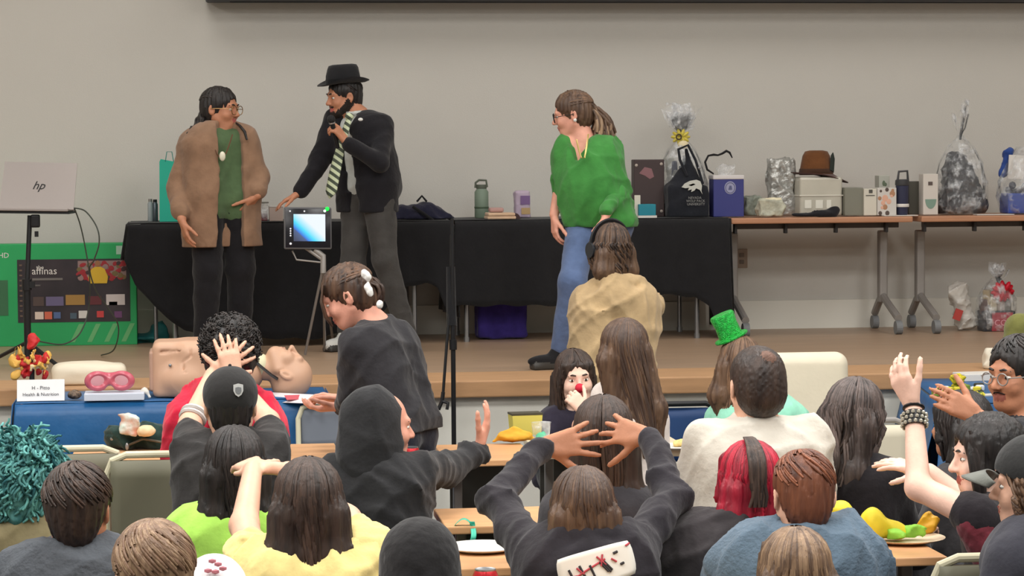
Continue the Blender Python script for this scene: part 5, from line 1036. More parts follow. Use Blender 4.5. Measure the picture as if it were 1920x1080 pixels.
S = SDF(.006); c = at(243, 797, 10.2); S.box(c, V(.03, .012, .032), rotm(12, 0, 10), .012); S.cap(c+V(-.02, 0, .03), c+V(-.055, 0, .05), .012, .004, k=.02); o = S.build('snack_bag', mat('snack_print', (200, 222, 214), .35, .4, 30, col2=(190, 116, 84), vscale=16), None, folds(.006, 2.5, 4)); tag(o, 'white and teal snack bag on top of the dark bag', 'snack')
S = SDF(.006); c = at(273, 808, 10.2); S.ell(c, V(.042, .03, .024)); o = S.build('bread_roll', mat('bread', (220, 196, 158), .6, .3, 30, .15, 14), None, fuzz(.004, 90)); tag(o, 'pale tan roll lying on the dark bag', 'food')
# centre: napkins, tray, cup
def crumple(name, label, cat, px, py, z, r, m_, seed=1, amp=.008):
    p = on_z(px, py, z); S = SDF(.006); g = random.Random(seed)
    for k in range(4): S.ell(p+V(g.uniform(-.5, .5)*r[0], g.uniform(-.4, .4)*r[1], r[2]*g.uniform(.3, .8)), V(r[0]*.6, r[1]*.7, r[2]*.5), rotm(g.uniform(0, 180), g.uniform(-25, 25), g.uniform(-25, 25)), k=.02)
    return tag(S.build(name, m_, None, folds(amp, 2.4, seed), [(V(0, 0, z+.002), V(0, 0, -1))]), label, cat)
YN = mat('yellow_napkin', (218, 164, 52), .7, .2, 20, .12, 12)
S = SDF(.006); p = on_z(965, 832, .75)
S.cap(p+V(-.09, 0, .012), p+V(.0, 0, .06), .010, .012, k=.02); S.cap(p+V(.0, 0, .06), p+V(.09, 0, .015), .014, .010, k=.02); S.ell(p+V(0, 0, .03), V(.07, .05, .028), k=.03); tag(S.build('yellow_napkin', YN, None, folds(.008, 2.2, 9), [(V(0, 0, .752), V(0, 0, -1))]), 'crumpled orange-yellow napkin on the table left of the centre', 'napkin')
p = on_z(985, 815, .75); t = thing('snack_carton', 'open yellow carton with a dark rim behind the crumpled napkin', 'box', p); MB().box(p+V(0, 0, .045), (.12, .08, .085), .1, taper=1.1).build('carton', plast('yellow_card', (210, 196, 96), .6), t); MB().box(p+V(0, 0, .092), (.135, .09, .008), .1).build('dark_rim', plast('rim_olive', (70, 66, 52)), t)
p = on_z(1015, 838, .75); t = thing('plastic_cup', 'clear plastic cup holding something mint green', 'cup', p); MB().lathe([(.028, 0), (.030, .01), (.040, .10), (.042, .102)], p, 20).build('cup_body', FILM2, t, True, solid=.001); S = SDF(.005); S.ell(p+V(0, 0, .035), V(.024, .024, .026)); S.build('mint_contents', plast('mint', (58, 200, 150), .5), t, fuzz(.005, 120))
crumple('food_pile', 'small pile of yellow snacks on the cream-topped table', 'food', 1285, 838, .75, (.05, .03, .035), mat('chips', (226, 200, 130), .6, .4, 50, .2, 40), 4, .009)
p = on_z(1270, 842, .75); t = thing('paper_plate', 'white paper plate under the small pile of yellow snacks', 'plate', p); MB().lathe([(.0, .0), (.07, .001), (.10, .010), (.102, .012), (.07, .004), (0, .003)], p+V(0, .02, .0), 30).build('plate_body', WH, t, True)
def can(label, px, py_top, D):
    tp = at(px, py_top, D); z0 = tp[2]-.12; t = thing('soda_can', label, 'can', (tp[0], tp[1], z0)); c = (tp[0], tp[1], z0)
    MB().lathe([(.024, 0), (.033, .008), (.033, .105), (.027, .117)], c, 24).build('can_body', mat('can_red', (190, 42, 50), .3, .1, 10, .1, 14, metal=.4), t, True); MB().lathe([(.027, .117), (.0275, .121), (.024, .119), (0, .118)], c, 24).build('can_lid', STEEL, t, True)
can('red drink can beside the black hooded head', 771, 838, 9.7); can('red drink can at the bottom beside the black beanie', 910, 1067, 6.52)
# bottom centre table
p = on_z(905, 1032, .75); t = thing('paper_plate', 'white paper plate right of the black beanie', 'plate', p); MB().lathe([(.0, .0), (.08, .001), (.115, .012), (.117, .014), (.08, .005), (0, .004)], p+V(0, .0, .001), 30).build('plate_body', WH, t, True)
TL = plast('teal_ribbon', (70, 190, 160), .35); Dq = 8.09
b = MB(); b.grid(lambda u, v: at(852+34*v+3*u, 986-12*math.sin(v*3.14), Dq)+V(0, u*.03, 0), 3, 12); b.grid(lambda u, v: at(880+10*u+3*math.sin(v*3), 978+36*v, Dq-.02*v)+V(0, .01*math.sin(6*v), 0), 4, 12); tag(b.build('teal_ribbon', TL, None, True, solid=.001, auto=0), 'curled mint green ribbon hanging over the table edge beside the beanie', 'ribbon')
# right: yellow snacks
YS = mat('yellow_toy', (236, 216, 60), .5, .2, 20, .08, 12)
p = on_z(1592, 1022, .75); S = SDF(.006); S.ell(p+V(-.01, 0, .055), V(.045, .04, .055)); S.ell(p+V(-.025, 0, .11), V(.035, .035, .028), k=.02); tag(S.build('yellow_toy', YS, None, fuzz(.003, 60), [(V(0, 0, .751), V(0, 0, -1))]), 'bright yellow rounded toy at the left end of the snack table', 'toy')
p = on_z(1630, 1018, .75); S = SDF(.006); S.ell(p+V(.01, 0, .055), V(.042, .04, .055)); S.ell(p+V(.07, 0, .04), V(.055, .03, .03), rotm(0, 0, 12), k=.02); tag(S.build('yellow_toy', YS, None, fuzz(.003, 60, 3), [(V(0, 0, .751), V(0, 0, -1))]), 'bright yellow toy with a long tail beside the white plate', 'toy')
p = on_z(1606, 1040, .75)+V(0, .05, 0); t = thing('small_jar', 'little clear jar with a pink lid before the yellow toys', 'jar', p); MB().lathe([(.02, 0), (.022, .01), (.02, .04), (.014, .05)], p, 18).build('glass', plast('jar_pink', (214, 186, 160), .2), t, True); MB().lathe([(.016, .05), (.017, .065), (0, .066)], p, 18).build('lid', plast('lid_pink', (206, 150, 140), .4), t, True)
p = on_z(1700, 1018, .75); t = thing('paper_plate', 'wide cream paper plate on the snack table', 'plate', p); MB().lathe([(.0, .0), (.09, .001), (.125, .012), (.127, .014), (.09, .005), (0, .004)], p+V(0, .03, .001), 30).build('plate_body', plast('plate_cream', (226, 206, 180), .6), t, True)
GL = mat('lettuce', (150, 214, 78), .5, .3, 30, .2, 20)
crumple('lettuce_leaf', 'crinkled lime green leaf left on the cream plate', 'food', 1672, 1012, .762, (.04, .03, .035), GL, 6, .012); crumple('lettuce_leaf', 'crinkled lime green leaf right on the cream plate', 'food', 1712, 1010, .762, (.04, .03, .04), GL, 8, .012)
crumple('chip_bag', 'orange-yellow crisp bag beyond the cream plate', 'snack', 1738, 1006, .752, (.045, .03, .07), mat('chip_bag', (226, 172, 48), .35, .2, 20, .12, 14), 9, .008)
p = on_z(1604, 1062, .75); tag(MB().box(p+V(0, .17, .003), (.12, .08, .004), .1).build('paper_sheet', WH), 'white paper at the left corner of the snack table', 'paper')
# ------------------------------------------------------------------ the people
def over(J, name, mats, inf, slot=None, slotz=None, hem=None, sleeves=1.9, root=None, fold=.005, seed=3, build=1.0, s=1.0, k=.04, extra=None, lapel=None, slot_off=0, shw=1.0):
    """open coat or cardigan over the top"""
    T = SDF(.009); N, P, R, F = J['N'], J['P'], J['R'], J['F']; up = nrm(N-P); ch = N*.78+P*.22
    T.cap(J['shL'], J['shR'], .047*s+inf*.65, k=k); T.cap(N-up*.02, N-up*.09, .064+inf*.8, .087+inf, k=k)
    for q, sd in ((1, 'R'), (-1, 'L')):
        T.cap(ch+R*q*.075*build, P+R*q*.068*build+up*.06, .098*build+inf, .098*build+inf, k=k)
        T.cap(P+R*q*.07*build+up*.05, P+R*q*.080*build-V(0, 0, .34), .095*build+inf, .095*build+inf, k=k)
        T.cap(J['sh'+sd], J['el'+sd], .050+inf*.7, .041+inf*.7, k=.03); T.cap(J['el'+sd], J['el'+sd]+(J['wr'+sd]-J['el'+sd])*(sleeves-1), .041+inf*.7, .033+inf*.6, k=.02)
    T.cap(N+up*.03, N+up*.2+F*.03, .064, .085, k=.012, sub=True)
    if extra: extra(T)
    if slot:
        w0, w1 = slot; zc = N*.5+P*.5
        for i in range(9):
            t = i/8; c = (N+up*.02)*(1-t)+(P-up*.50)*t; T.box(c+F*.21+R*slot_off, V(w0*(1-t)+w1*t, .13, .09), J['MT'], .012, k=.01, sub=True)
    cuts = [(V(0, 0, hem), V(0, 0, -1))] if hem else []
    return T.build(name, mats, J['root'], folds(fold, 1, seed), cuts)
def stand(px, py, D, floor, zP=.90, feet=None, knees=None, yaw=0, fa=None):
    p = at(px, py, D); Mt = rotm(yaw); R, F = Mt[:, 0], Mt[:, 1]; P = V(p[0], p[1], floor+zP); j = dict(P=P)
    for q, sd in ((1, 'R'), (-1, 'L')):
        j['hip'+sd] = P+R*q*.09-V(0, 0, .02)
        a = feet[sd] if feet and sd in feet else V(*(P+R*q*.11)[:2], floor+.09)
        j['an'+sd] = a; j['kn'+sd] = knees[sd] if knees and sd in knees else (j['hip'+sd]+a)/2+F*.03+V(0, 0, .03)
        if fa and sd in fa: j['foot'+sd] = fa[sd]
    return j
# --- woman in cardigan
D = 14.4
J1 = person('woman in a tan cardigan and green top standing behind the television box', (413, 205), D, yaw=158, hyaw=118, hpitch=-4, s=1.0, hscale=1.06, face_wide=1.08, skin_m=SK['tan'], hair_=dict(style='pony', mats=HB, nl=130, seed=3),
    neck=at(414, 247, D), build=1.12, pw=1.3, belly=.0, top=cloth('green_top', (82, 104, 72)), sleeve=.2, tp=.016, top_parts='top', pants=cloth('black_slacks', (30, 29, 32)), hem=Zy(420, 433, at(413, 400, D)[1]), sitting=False, joints=stand(415, 400, D, STZ, .86, yaw=158), loc_z=STZ, brow=HB[0],
    arms=dict(R=dict(sh=at(362, 268, D), el=at(336, 352, D-.02), wr=at(341, 412, D-.2), hand=dict(d=V(.25, -.2, -1), n=V(1, .3, 0), curl=.3)), L=dict(sh=at(456, 264, D), el=at(482, 332, D+.02), wr=at(482, 366, D-.08), hand=dict(d=V(-.55, .35, -.7), n=V(-.6, .5, .3), curl=.35))), shw=.9)
TANC = cloth('tan_cardigan', (140, 110, 88))
def hemy(px, py, Dd): return at(px, py, Dd)[2]
over(J1, 'cardigan', TANC, 0.046, (.052, .070), hem=hemy(420, 462, D), sleeves=1.75, build=1.12, seed=11)
S = SDF(.006); S.cap(at(395, 200, D+.03), at(378, 228, D+.0), .045, .036, k=.02); S.cap(at(378, 228, D), at(352, 250, D-.10), .030, .008, k=.02); S.cap(at(385, 225, D-.02), at(374, 246, D-.1), .026, .012, k=.02)
S.build('hair_at_the_back', HB, J1['root'], lambda x, y, z: .004*np.sin(160*x+60*z)+.003*np.sin(240*x-50*y))
b = MB(); lock_tubes(b, [[at(436, 226, D+.02), at(450, 236, D-.08), at(459, 247, D-.12), at(463, 262, D-.13)]], .009); b.build('front_strand', HB, J1['root'], True, auto=0)
glasses(J1['root'], J1['Hc'], J1['MH'], mat('gold_wire', (150, 120, 80), .3, metal=.8), 1.06, 1.08)
b = MB(); pts = [at(397+(i/14)*42, 0, 1)*0+at(394+42*i/14, 252+44*math.sin(math.pi*i/14), D-.155-.03*math.sin(math.pi*i/14)) for i in range(15)]; b.tube(pts, .004, 6); b.build('necklace', mat('brown_beads', (96, 62, 38), .4), J1['root'], True)
b = MB(); b.ball(at(417, 293, D-.2), (.018, .012, .028)); b.build('pendant', mat('pale_shell', (220, 215, 195), .3), J1['root'], True)
b = MB(); w_ = J1['wrL']; dd = nrm(J1['wrL']-J1['elL']); x_, y_, _ = basis(dd); b.tube([w_-dd*.02+.036*(math.cos(a)*x_+math.sin(a)*y_) for a in np.linspace(0, 2*math.pi, 17)], .007, 6); b.build('bracelet', BLKM, J1['root'], True)
# --- man with hat
D = 14.6
NM = at(672, 216, D)
fR, fL = at(650, 628, D+.05), at(762, 622, D-.1); fR[2] = fL[2] = STZ+.09
J2 = person('bearded man in a black fedora and blazer speaking into a microphone', (645, 182), D, yaw=-128, hyaw=-108, hpitch=-8, skin_m=SK['tan'], beard=True, beardm=BEARD, hair_=dict(style='short', mats=HB, nl=60, seed=4), neck=NM, build=1.08,
    top=cloth('white_shirt', (196, 200, 196)), tp=.004, sleeve=.2, pw=1.15, pants=cloth('charcoal_trousers', (66, 64, 62)), shoes=plast('white_sneaker', (205, 205, 200)), sitting=False, collar=.012,
    joints=stand(690, 385, D, STZ, .92, yaw=-128, feet=dict(R=fR, L=fL), knees=dict(R=at(662, 500, D-.03), L=at(722, 490, D-.12)), fa=dict(R=V(-.7, -.6, 0), L=V(-.5, -.8, 0))), loc_z=STZ, brow=HB[0],
    arms=dict(R=dict(sh=at(628, 226, D+.06), el=at(598, 305, D+.02), wr=at(562, 362, D-.05), hand=dict(d=V(-.9, -.1, -.45), n=V(-.2, -.1, -1), curl=.25)), L=dict(sh=at(716, 236, D-.05), el=at(712, 305, D-.25), wr=at(650, 268, D-.33), hand=dict(d=V(-.55, -.05, .75), n=V(-.8, .5, -.2), curl=1.0, thumb=.6))))
def mtail(T): T.cap(at(722, 300, D+.0), at(728, 352, D+.02), .075, .085, k=.05)
over(J2, 'blazer', cloth('black_blazer', (30, 29, 33)), .026, (.034, .016), hem=hemy(680, 398, D), sleeves=1.93, build=1.08, seed=21, extra=mtail, slot_off=-.0)
# tie lies on the shirt front
TIE = bpy.data.materials.new('striped_tie'); TIE.use_nodes = True
def stripes(M, c1, c2, scale, rot=(0, 0, 0), coord='Object', rough=.7):
    nt = M.node_tree; N_ = nt.nodes; L_ = nt.links; b_ = N_['Principled BSDF']; b_.inputs['Roughness'].default_value = rough
    tc = N_.new('ShaderNodeTexCoord'); mp = N_.new('ShaderNodeMapping'); mp.inputs['Rotation'].default_value = rot; L_.new(tc.outputs[coord], mp.inputs[0])
    wv = N_.new('ShaderNodeTexWave'); wv.inputs['Scale'].default_value = scale; wv.bands_direction = 'Z'; L_.new(mp.outputs[0], wv.inputs[0])
    r = N_.new('ShaderNodeValToRGB'); r.color_ramp.interpolation = 'CONSTANT'; r.color_ramp.elements[0].color = lin(c1); r.color_ramp.elements[1].color = lin(c2); r.color_ramp.elements[1].position = .5
    L_.new(wv.outputs['Fac'], r.inputs[0]); L_.new(r.outputs[0], b_.inputs['Base Color'])
stripes(TIE, (196, 206, 172), (64, 74, 60), 9, (0, math.radians(-38), 0))
Fm, Rm = J2['F'], J2['R']
tp0, tp1 = at(655, 222, D-.20), at(619, 372, D-.26)
b = MB(); acr = nrm(np.cross(nrm(tp1-tp0), V(-.75, -.65, 0)))
def tiefn(u, v):
    w = .022+.022*min(1, v*1.5); w = w if v < .93 else w*(1-v)/.07*.9+.002
    return tp0+(tp1-tp0)*v+acr*(u-.5)*2*w+V(-.75, -.65, 0)*.008*math.cos((u-.5)*3)+Fm*.012*math.sin(math.pi*v)
b.grid(tiefn, 5, 24); b.build('striped_necktie', TIE, J2['root'], True, solid=.006, auto=0)
S = SDF(.005); S.ell(tp0+V(0, 0, .01), V(.026, .018, .022), k=.005); S.build('tie_knot', TIE, J2['root'])
b = MB(); b.ball(at(676, 224, D-.22), (.014, .006, .010)); b.build('lapel_pin', mat('pin_white', (225, 225, 220), .3), J2['root'], True)
HATB = cloth('black_felt', (34, 34, 36))
def fedora(root, c, M, m_, band, s=1.0, crown=.115, brimw=.145, pinch=.8, name='fedora', droop=.0):
    P = lambda x, y, z: c+M@(np.array([x, y, z])*s)
    b = MB(); prof = [(.102, 0), (.104, .01), (.100, .05), (.094, crown*.8), (.085, crown*.95), (.06, crown*1.0), (.03, crown*.92), (.0, crown*.88)]
    b.lathe([(r*s, z*s) for r, z in prof], c, 32, sx=.86, sy=1.04, M=M, wob=lambda a, j: 1-(.10*pinch if j >= 3 else 0)*max(0, math.sin(a))**2)
    bp = []
    for (r, z) in ((.098, .002), (.115, -.001), (.13, .0), (brimw, .008), (brimw+.001, .013), (.128, .006), (.10, .006)): bp.append((r*s, z*s))
    vs = []; n = 40
    for r, z in bp:
        for k in range(n):
            a = 2*math.pi*k/n; vs.append(c+M@V(r*math.cos(a)*.9, r*math.sin(a)*1.02, z+(.022*abs(math.cos(a))**3-.014*max(0, math.sin(a)))*(r/s-.098)/.05*s+droop*(r/s-.098)))
    b.add(vs, [(i*n+k, i*n+(k+1) % n, (i+1)*n+(k+1) % n, (i+1)*n+k) for i in range(len(bp)-1) for k in range(n)])
    h = b.build(name, m_, root, True, auto=60)
    b = MB(); b.lathe([(.105*s, .004*s), (.1055*s, .016*s), (.1035*s, .030*s), (.1*s, .030*s)], c, 32, sx=.86, sy=1.04, M=M); b.build('hat_band', band, h, True)
    return h
MHt = J2['MH']; fedora(J2['root'], J2['Hc']+MHt@V(0, -.008, .078), MHt@rotm(0, 4, 0), HATB, cloth('hat_band', (20, 20, 22)), .98, brimw=.155)
# microphone
t0 = at(622, 228, D-.36); t1 = at(630, 262, D-.33); t = thing('microphone', 'black handheld microphone held up to the bearded man', 'microphone', t1)
dm = nrm(t0-t1)
b = MB(); b.tube([t1-dm*.05, t0], [.011, .015], 12); b.build('handle', BLKM, t, True); b = MB(); b.ball(t0+dm*.015, .024, 14); b.build('grille', mat('mic_grille', (52, 52, 54), .4, .6, 500, metal=.6), t, True)
b = MB(); b.tube([t0-dm*.012, t0-dm*.004], [.0185, .0195], 14); b.build('ring', mat('mic_ring', (190, 190, 195), .25, metal=.8), t, True)
# --- woman in green
D = 13.45
aR = at(1052, 656, D-.15); aR[2] = STZ+.09; aL = at(1150, 650, D+.25); aL[2] = STZ+.09
J3 = person('woman in a bright green sweater and blue jeans turning to look left', (1074, 214), D, yaw=-152, hyaw=-78, hpitch=-12, hroll=-4, skin_m=SK['rosy'], hair_=dict(style='pony', mats=HM, nl=170, seed=9), neck=at(1093, 262, D), build=1.02, belly=.03,
    top=cloth('green_sweater', (66, 134, 64)), tp=.030, sleeve=1.25, fold=.008, vneck=.10, top_parts='sweater', pw=1.12, pants=cloth('blue_jeans', (88, 106, 142)), sitting=False, hem=hemy(1120, 425, D), hscale=1.02,
    joints=stand(1124, 420, D, STZ, .80, yaw=-152, feet=dict(R=aR, L=aL), knees=dict(R=at(1074, 530, D-.25), L=at(1150, 535, D+.05)), fa=dict(R=V(-1, -.25, 0), L=V(-.5, -.8, 0))), loc_z=STZ,
    arms=dict(R=dict(sh=at(1066, 275, D+.0), el=at(1052, 345, D+.05), wr=at(1039, 402, D), hand=dict(d=V(.02, -.1, -1), n=V(1, .2, 0), curl=.4)), L=dict(sh=at(1143, 284, D), el=at(1164, 352, D-.05), wr=at(1136, 402, D-.25), hand=dict(d=V(-.25, -.2, -1), n=V(-1, .3, 0), curl=.5))))
S = SDF(.008); S.cap(J3['elL'], J3['wrL']-V(0, 0, -.02), .056, .042, k=.02); S.cap(J3['elR']+V(0, 0, .03), J3['elR']-V(0, 0, .05), .064, .056, k=.02); S.build('sleeve_cuff', cloth('green_sweater', (66, 134, 64)), J3['root'], folds(.008, 1.4, 31))
b = MB(); paths = []
g = random.Random(5)
for i in range(150):
    a0 = at(1102, 197, D+.0)+V(g.gauss(0, .012), g.gauss(0, .02), g.gauss(0, .012)); e1 = at(1126+g.uniform(-6, 10), 207+g.uniform(-8, 10), D)+V(0, g.uniform(-.05, .05), 0); e2 = at(1136+g.uniform(-22, 14), 236+g.uniform(-10, 14), D)+V(0, g.uniform(-.05, .05), 0); e3 = e2+V(g.uniform(-.02, .02), 0, -.05)
    pp = [a0*(1-t)**3+3*e1*t*(1-t)**2+3*e2*t*t*(1-t)+e3*t**3 for t in np.linspace(0, 1, 8)]; paths.append(pp)
lock_tubes(b, paths, .0115); b.build('ponytail', [HM[0], HBL[0]], J3['root'], True, auto=0)
b = MB(); b.tube([at(1081, 262, D-.14), at(1085, 280, D-.19), at(1090, 296, D-.22), at(1096, 296, D-.22), at(1100, 275, D-.2), at(1103, 252, D-.13)], .0045, 6); b.build('gold_necklace', mat('gold', (214, 190, 120), .3, metal=.7), J3['root'], True)
b = MB(); b.ball(J3['Hc']+J3['MH']@V(-.09, -.01, -.03), .010, 8); b.build('earring', mat('pin_white', (225, 225, 220), .3), J3['root'], True)
glasses(J3['root'], J3['Hc'], J3['MH'], BLKM, 1.0)
# --- headphones person
D = 11.7
J4 = person('person in a tan hoodie with headphones standing with back turned before the stage', (1143, 468), D, yaw=6, hyaw=-22, hpitch=2, skin_m=SK['fair'], hair_=dict(style='wavy', mats=HM[:1]+HD[:1], length=.15, seed=12, nl=150), neck=at(1153, 536, D), build=1.08,
    top=cloth('tan_hoodie', (184, 158, 120)), tp=.036, sleeve=1.9, fold=.009, hood='down', top_parts='hoodie', sitting=False, hem=.86, joints=stand(1150, 800, D, 0, .84),
    arms=dict(L=dict(sh=at(1098, 562, D), el=at(1088, 648, D+.05), wr=at(1110, 640, D+.28)), R=dict(sh=at(1204, 560, D), el=at(1222, 575, D+.24), wr=at(1200, 545, D+.44))))
Pn = J4['Hc']; Mh = J4['MH']; b = MB()
b.tube([Pn+Mh@V(.098*math.cos(a), .0, .03+.105*math.sin(a)) for a in np.linspace(0, math.pi, 18)], .008, 8, flat=1.8); hp = b.build('headphones', BLKM, J4['root'], True)
for q in (-1, 1):
    b = MB(); b.tube([Pn+Mh@V(q*.082, 0, 0), Pn+Mh@V(q*.112, 0, 0)], .036, 20); b.build('ear_cup', plast('ear_cup', (44, 46, 50), .35), hp, True)
# --- black shirt woman bending
D = 9.9
J5 = person('woman in a black long-sleeved shirt with clipped-back hair leaning over the blue table', (653, 556), D, yaw=-58, hyaw=-80, hpitch=-27, skin_m=SK['rosy'], hair_=dict(style='pony', mats=H('dk2', (50, 36, 30), (96, 70, 52)), nl=210, seed=14), neck=at(704, 611, D), build=1.0, s=1.0, hscale=1.04, lean=.0,
    top=cloth('black_shirt', (50, 49, 52)), tp=.026, sleeve=1.95, fold=.006, collar=.014, top_parts='shirt', pants=cloth('navy_trousers', (36, 38, 48)), sitting=False, hem=hemy(760, 805, D), joints=stand(758, 800, D, 0, .86, yaw=-60), shw=1.0,
    arms=dict(L=dict(sh=at(668, 648, D-.12), el=at(658, 742, D-.02), wr=at(643, 762, D+.20), hand=dict(d=V(-1, .1, -.1), n=V(0, .2, 1), curl=.45)), R=dict(sh=at(735, 640, D+.14), el=at(705, 735, D+.26), wr=at(648, 752, D+.36), hand=dict(d=V(-1, .1, .2), n=V(0, -.4, -1), curl=.5))))
b = MB(); paths = []; g = random.Random(8)
for i in range(60):
    a0 = at(685, 527, D)+V(g.gauss(0, .014), g.gauss(0, .02), g.gauss(0, .014)); e1 = at(716+g.uniform(-6, 6), 522+g.uniform(-8, 10), D)+V(0, g.uniform(-.05, .05), 0); e2 = at(718+g.uniform(-10, 8), 560+g.uniform(-8, 8), D)+V(0, g.uniform(-.05, .05), 0); e3 = at(700+g.uniform(-12, 10), 580, D)
    paths.append([a0*(1-t)**3+3*e1*t*(1-t)**2+3*e2*t*t*(1-t)+e3*t**3 for t in np.linspace(0, 1, 8)])
lock_tubes(b, paths, .008); b.build('ponytail', HD, J5['root'], True, auto=0)
S = SDF(.004)
for (x_, y_) in ((683, 513), (690, 519), (689, 539), (694, 548), (712, 571)): S.ell(at(x_, y_, D-.10), V(.014, .012, .018), k=.012)
S.build('hair_clip', plast('white_clip', (230, 230, 226), .3), J5['root'], fuzz(.002, 200, 3))
b = MB(); lock_tubes(b, [[J5['Hc']+J5['MH']@V(-.05+q*.006, .06, .085), J5['Hc']+J5['MH']@V(-.068+q*.004, .095, .03), J5['Hc']+J5['MH']@V(-.062+q*.004, .108, -.03), J5['Hc']+J5['MH']@V(-.05, .105, -.075)] for q in range(-3, 5)], .007); b.build('loose_fringe', H('dk2', (50, 36, 30), (96, 70, 52)), J5['root'], True, auto=0)
# --- curly hair in red
D = 8.98
J6 = person('person in a red hooded top with curly black hair seen from behind', (432, 664), D, yaw=4, skin_m=SK['tan'], hair_=dict(style='curly', mats=H('curl', (20, 18, 18), (52, 46, 44)), volume=1.17, length=.022, nl=900, seed=5, curlr=(.005, .008), clr=.0024), neck=at(425, 735, D), build=1.12, top=cloth('red_hoodie', (206, 40, 66)), tp=.036, fold=.010, hood='down', sleeve=1.9, top_parts='hoodie', seed=7,
    arms=dict(L=dict(sh=at(357, 765, D), el=at(335, 880, D+.05), wr=at(350, 885, D+.28)), R=dict(sh=at(482, 775, D), el=at(500, 880, D+.05), wr=at(480, 885, D+.28))))
# --- cap person
D = 8.3
J7 = person('person in a black cap with a grey badge holding raised hands forward', (432, 764), D, yaw=0, skin_m=SK['fair'], hair_=dict(style='short', mats=HB, nl=120, seed=6), build=1.04, top=cloth('black_tee', (52, 50, 50)), tp=.028, sleeve=.55, fold=.007, top_parts='t_shirt', neck=at(434, 822, D),
    arms=dict(L=dict(sh=at(360, 845, D), el=at(356, 796, D+.28), wr=at(398, 702, D+.46), hand=dict(d=V(.75, .15, .55), n=V(-.1, 1, .2), curl=.12, spread=1.0)), R=dict(sh=at(508, 845, D), el=at(503, 790, D+.28), wr=at(443, 715, D+.44), hand=dict(d=V(-.25, .15, 1), n=V(0, 1, 0), curl=.2, spread=.4))))
S = SDF(.005); c7 = J7['Hc']; M7 = J7['MH']
def cap_hat(root, c, M, m_, brimm, s=1.0, rev=False, badge=True):
    S = SDF(.006); S.ell(c+M@V(0, -.012, .045)*s, V(.090, .108, .092)*s, M, k=.01)
    h = S.build('cap', m_, root, fuzz(.0006, 60), [(c+M@V(0, 0, .014)*s, -nrm(M@V(0, -.32, 1)))])
    b = MB(); q = 1
    b.grid(lambda u, v: c+M@(V(math.sin((u-.5)*2.4)*.084*(1-.15*v), .072+.045*math.cos((u-.5)*2.4)*1+v*.06*math.cos((u-.5)*2.6), .040-.016*v-.02*abs(u-.5)**2*4)*s), 18, 6); b.build('brim', brimm, h, True, solid=.004, auto=0)
    b = MB(); b.ball(c+M@V(0, -.012, .138)*s, .006*s, 8); b.build('button', m_, h, True)
    return h
h7 = cap_hat(J7['root'], c7, M7, cloth('black_cap', (44, 43, 43), .06, .2), cloth('black_cap', (44, 43, 43), .06, .2), 1.02)
bc = at(447, 733, D-.128); poly = [(-.016, .018), (0, .022), (.016, .018), (.016, -.002), (.010, -.014), (0, -.021), (-.010, -.014), (-.016, -.002)]
b = MB(); b.prism(poly, bc+V(0, .012, 0), V(1, 0, 0), V(0, .25, 1), .006); b.build('shield_badge', plast('badge_grey', (176, 176, 174), .4), h7)
b = MB(); b.prism([(x_*.6, y_*.55) for x_, y_ in poly], bc+V(0, .005, .0), V(1, 0, 0), V(0, .25, 1), .002); b.build('badge_mark', plast('badge_dark', (104, 106, 108), .4), h7)
b = MB(); w_ = J7['sh'+'L']*.2+J7['elL']*.8; dd = nrm(J7['wrL']-J7['elL']); x_, y_, _ = basis(dd)
for k in range(2): b.tube([J7['elL']+dd*(.03+.02*k)+.042*(math.cos(a)*x_+math.sin(a)*y_) for a in np.linspace(0, 2*math.pi, 17)], .008, 6)
b.build('beaded_band', plast('pale_beads', (205, 200, 196), .4), J7['root'], True)
# --- hooded
D = 8.3
J8 = person('person with a black hood up facing right beside the bending woman', (715, 800), D, yaw=25, hyaw=78, hpitch=-4, skin_m=SK['rosy'], build=1.04, top=cloth('black_hoodie', (44, 44, 46)), tp=.034, sleeve=1.95, fold=.008, top_parts='hoodie', brow=HD[0], neck=at(702, 862, D), seed=8,
    arms=dict(R=dict(sh=at(785, 885, D), el=at(835, 880, D+.26), wr=at(897, 846, D+.42), hand=dict(d=V(.35, .15, 1), n=V(-.9, .2, 0), curl=.25, spread=.9)), L=dict(sh=at(625, 890, D), el=at(610, 960, D+.1), wr=at(640, 955, D+.32))))
S = SDF(.008); c = J8['Hc']; Mh = J8['MH']; S.ell(c+Mh@V(0, -.035, .025), V(.105, .115, .115), Mh); S.ell(c+Mh@V(0, -.045, -.08), V(.10, .105, .11), Mh, k=.05); S.cap(J8['N']-V(.0, 0, .02), J8['N']+V(0, 0, .05), .125, .11, k=.05)
S.ell(c+Mh@V(0, .125, -.03), V(.072, .115, .118), Mh, k=.02, sub=True); S.build('hood', cloth('black_hoodie', (44, 44, 46)), J8['root'], folds(.006, 1.2, 4))
b = MB(); lock_tubes(b, [[c+Mh@V(q*.045, .078, .07), c+Mh@V(q*.064, .080, .0), c+Mh@V(q*.060, .078, -.07), c+Mh@V(q*.052, .09, -.15), c+Mh@V(q*.05, .09, -.2)] for q in (-1.05, -.9)], .006); b.build('braid', H('pinkish', (120, 60, 66), (176, 120, 120)), J8['root'], True, auto=0)
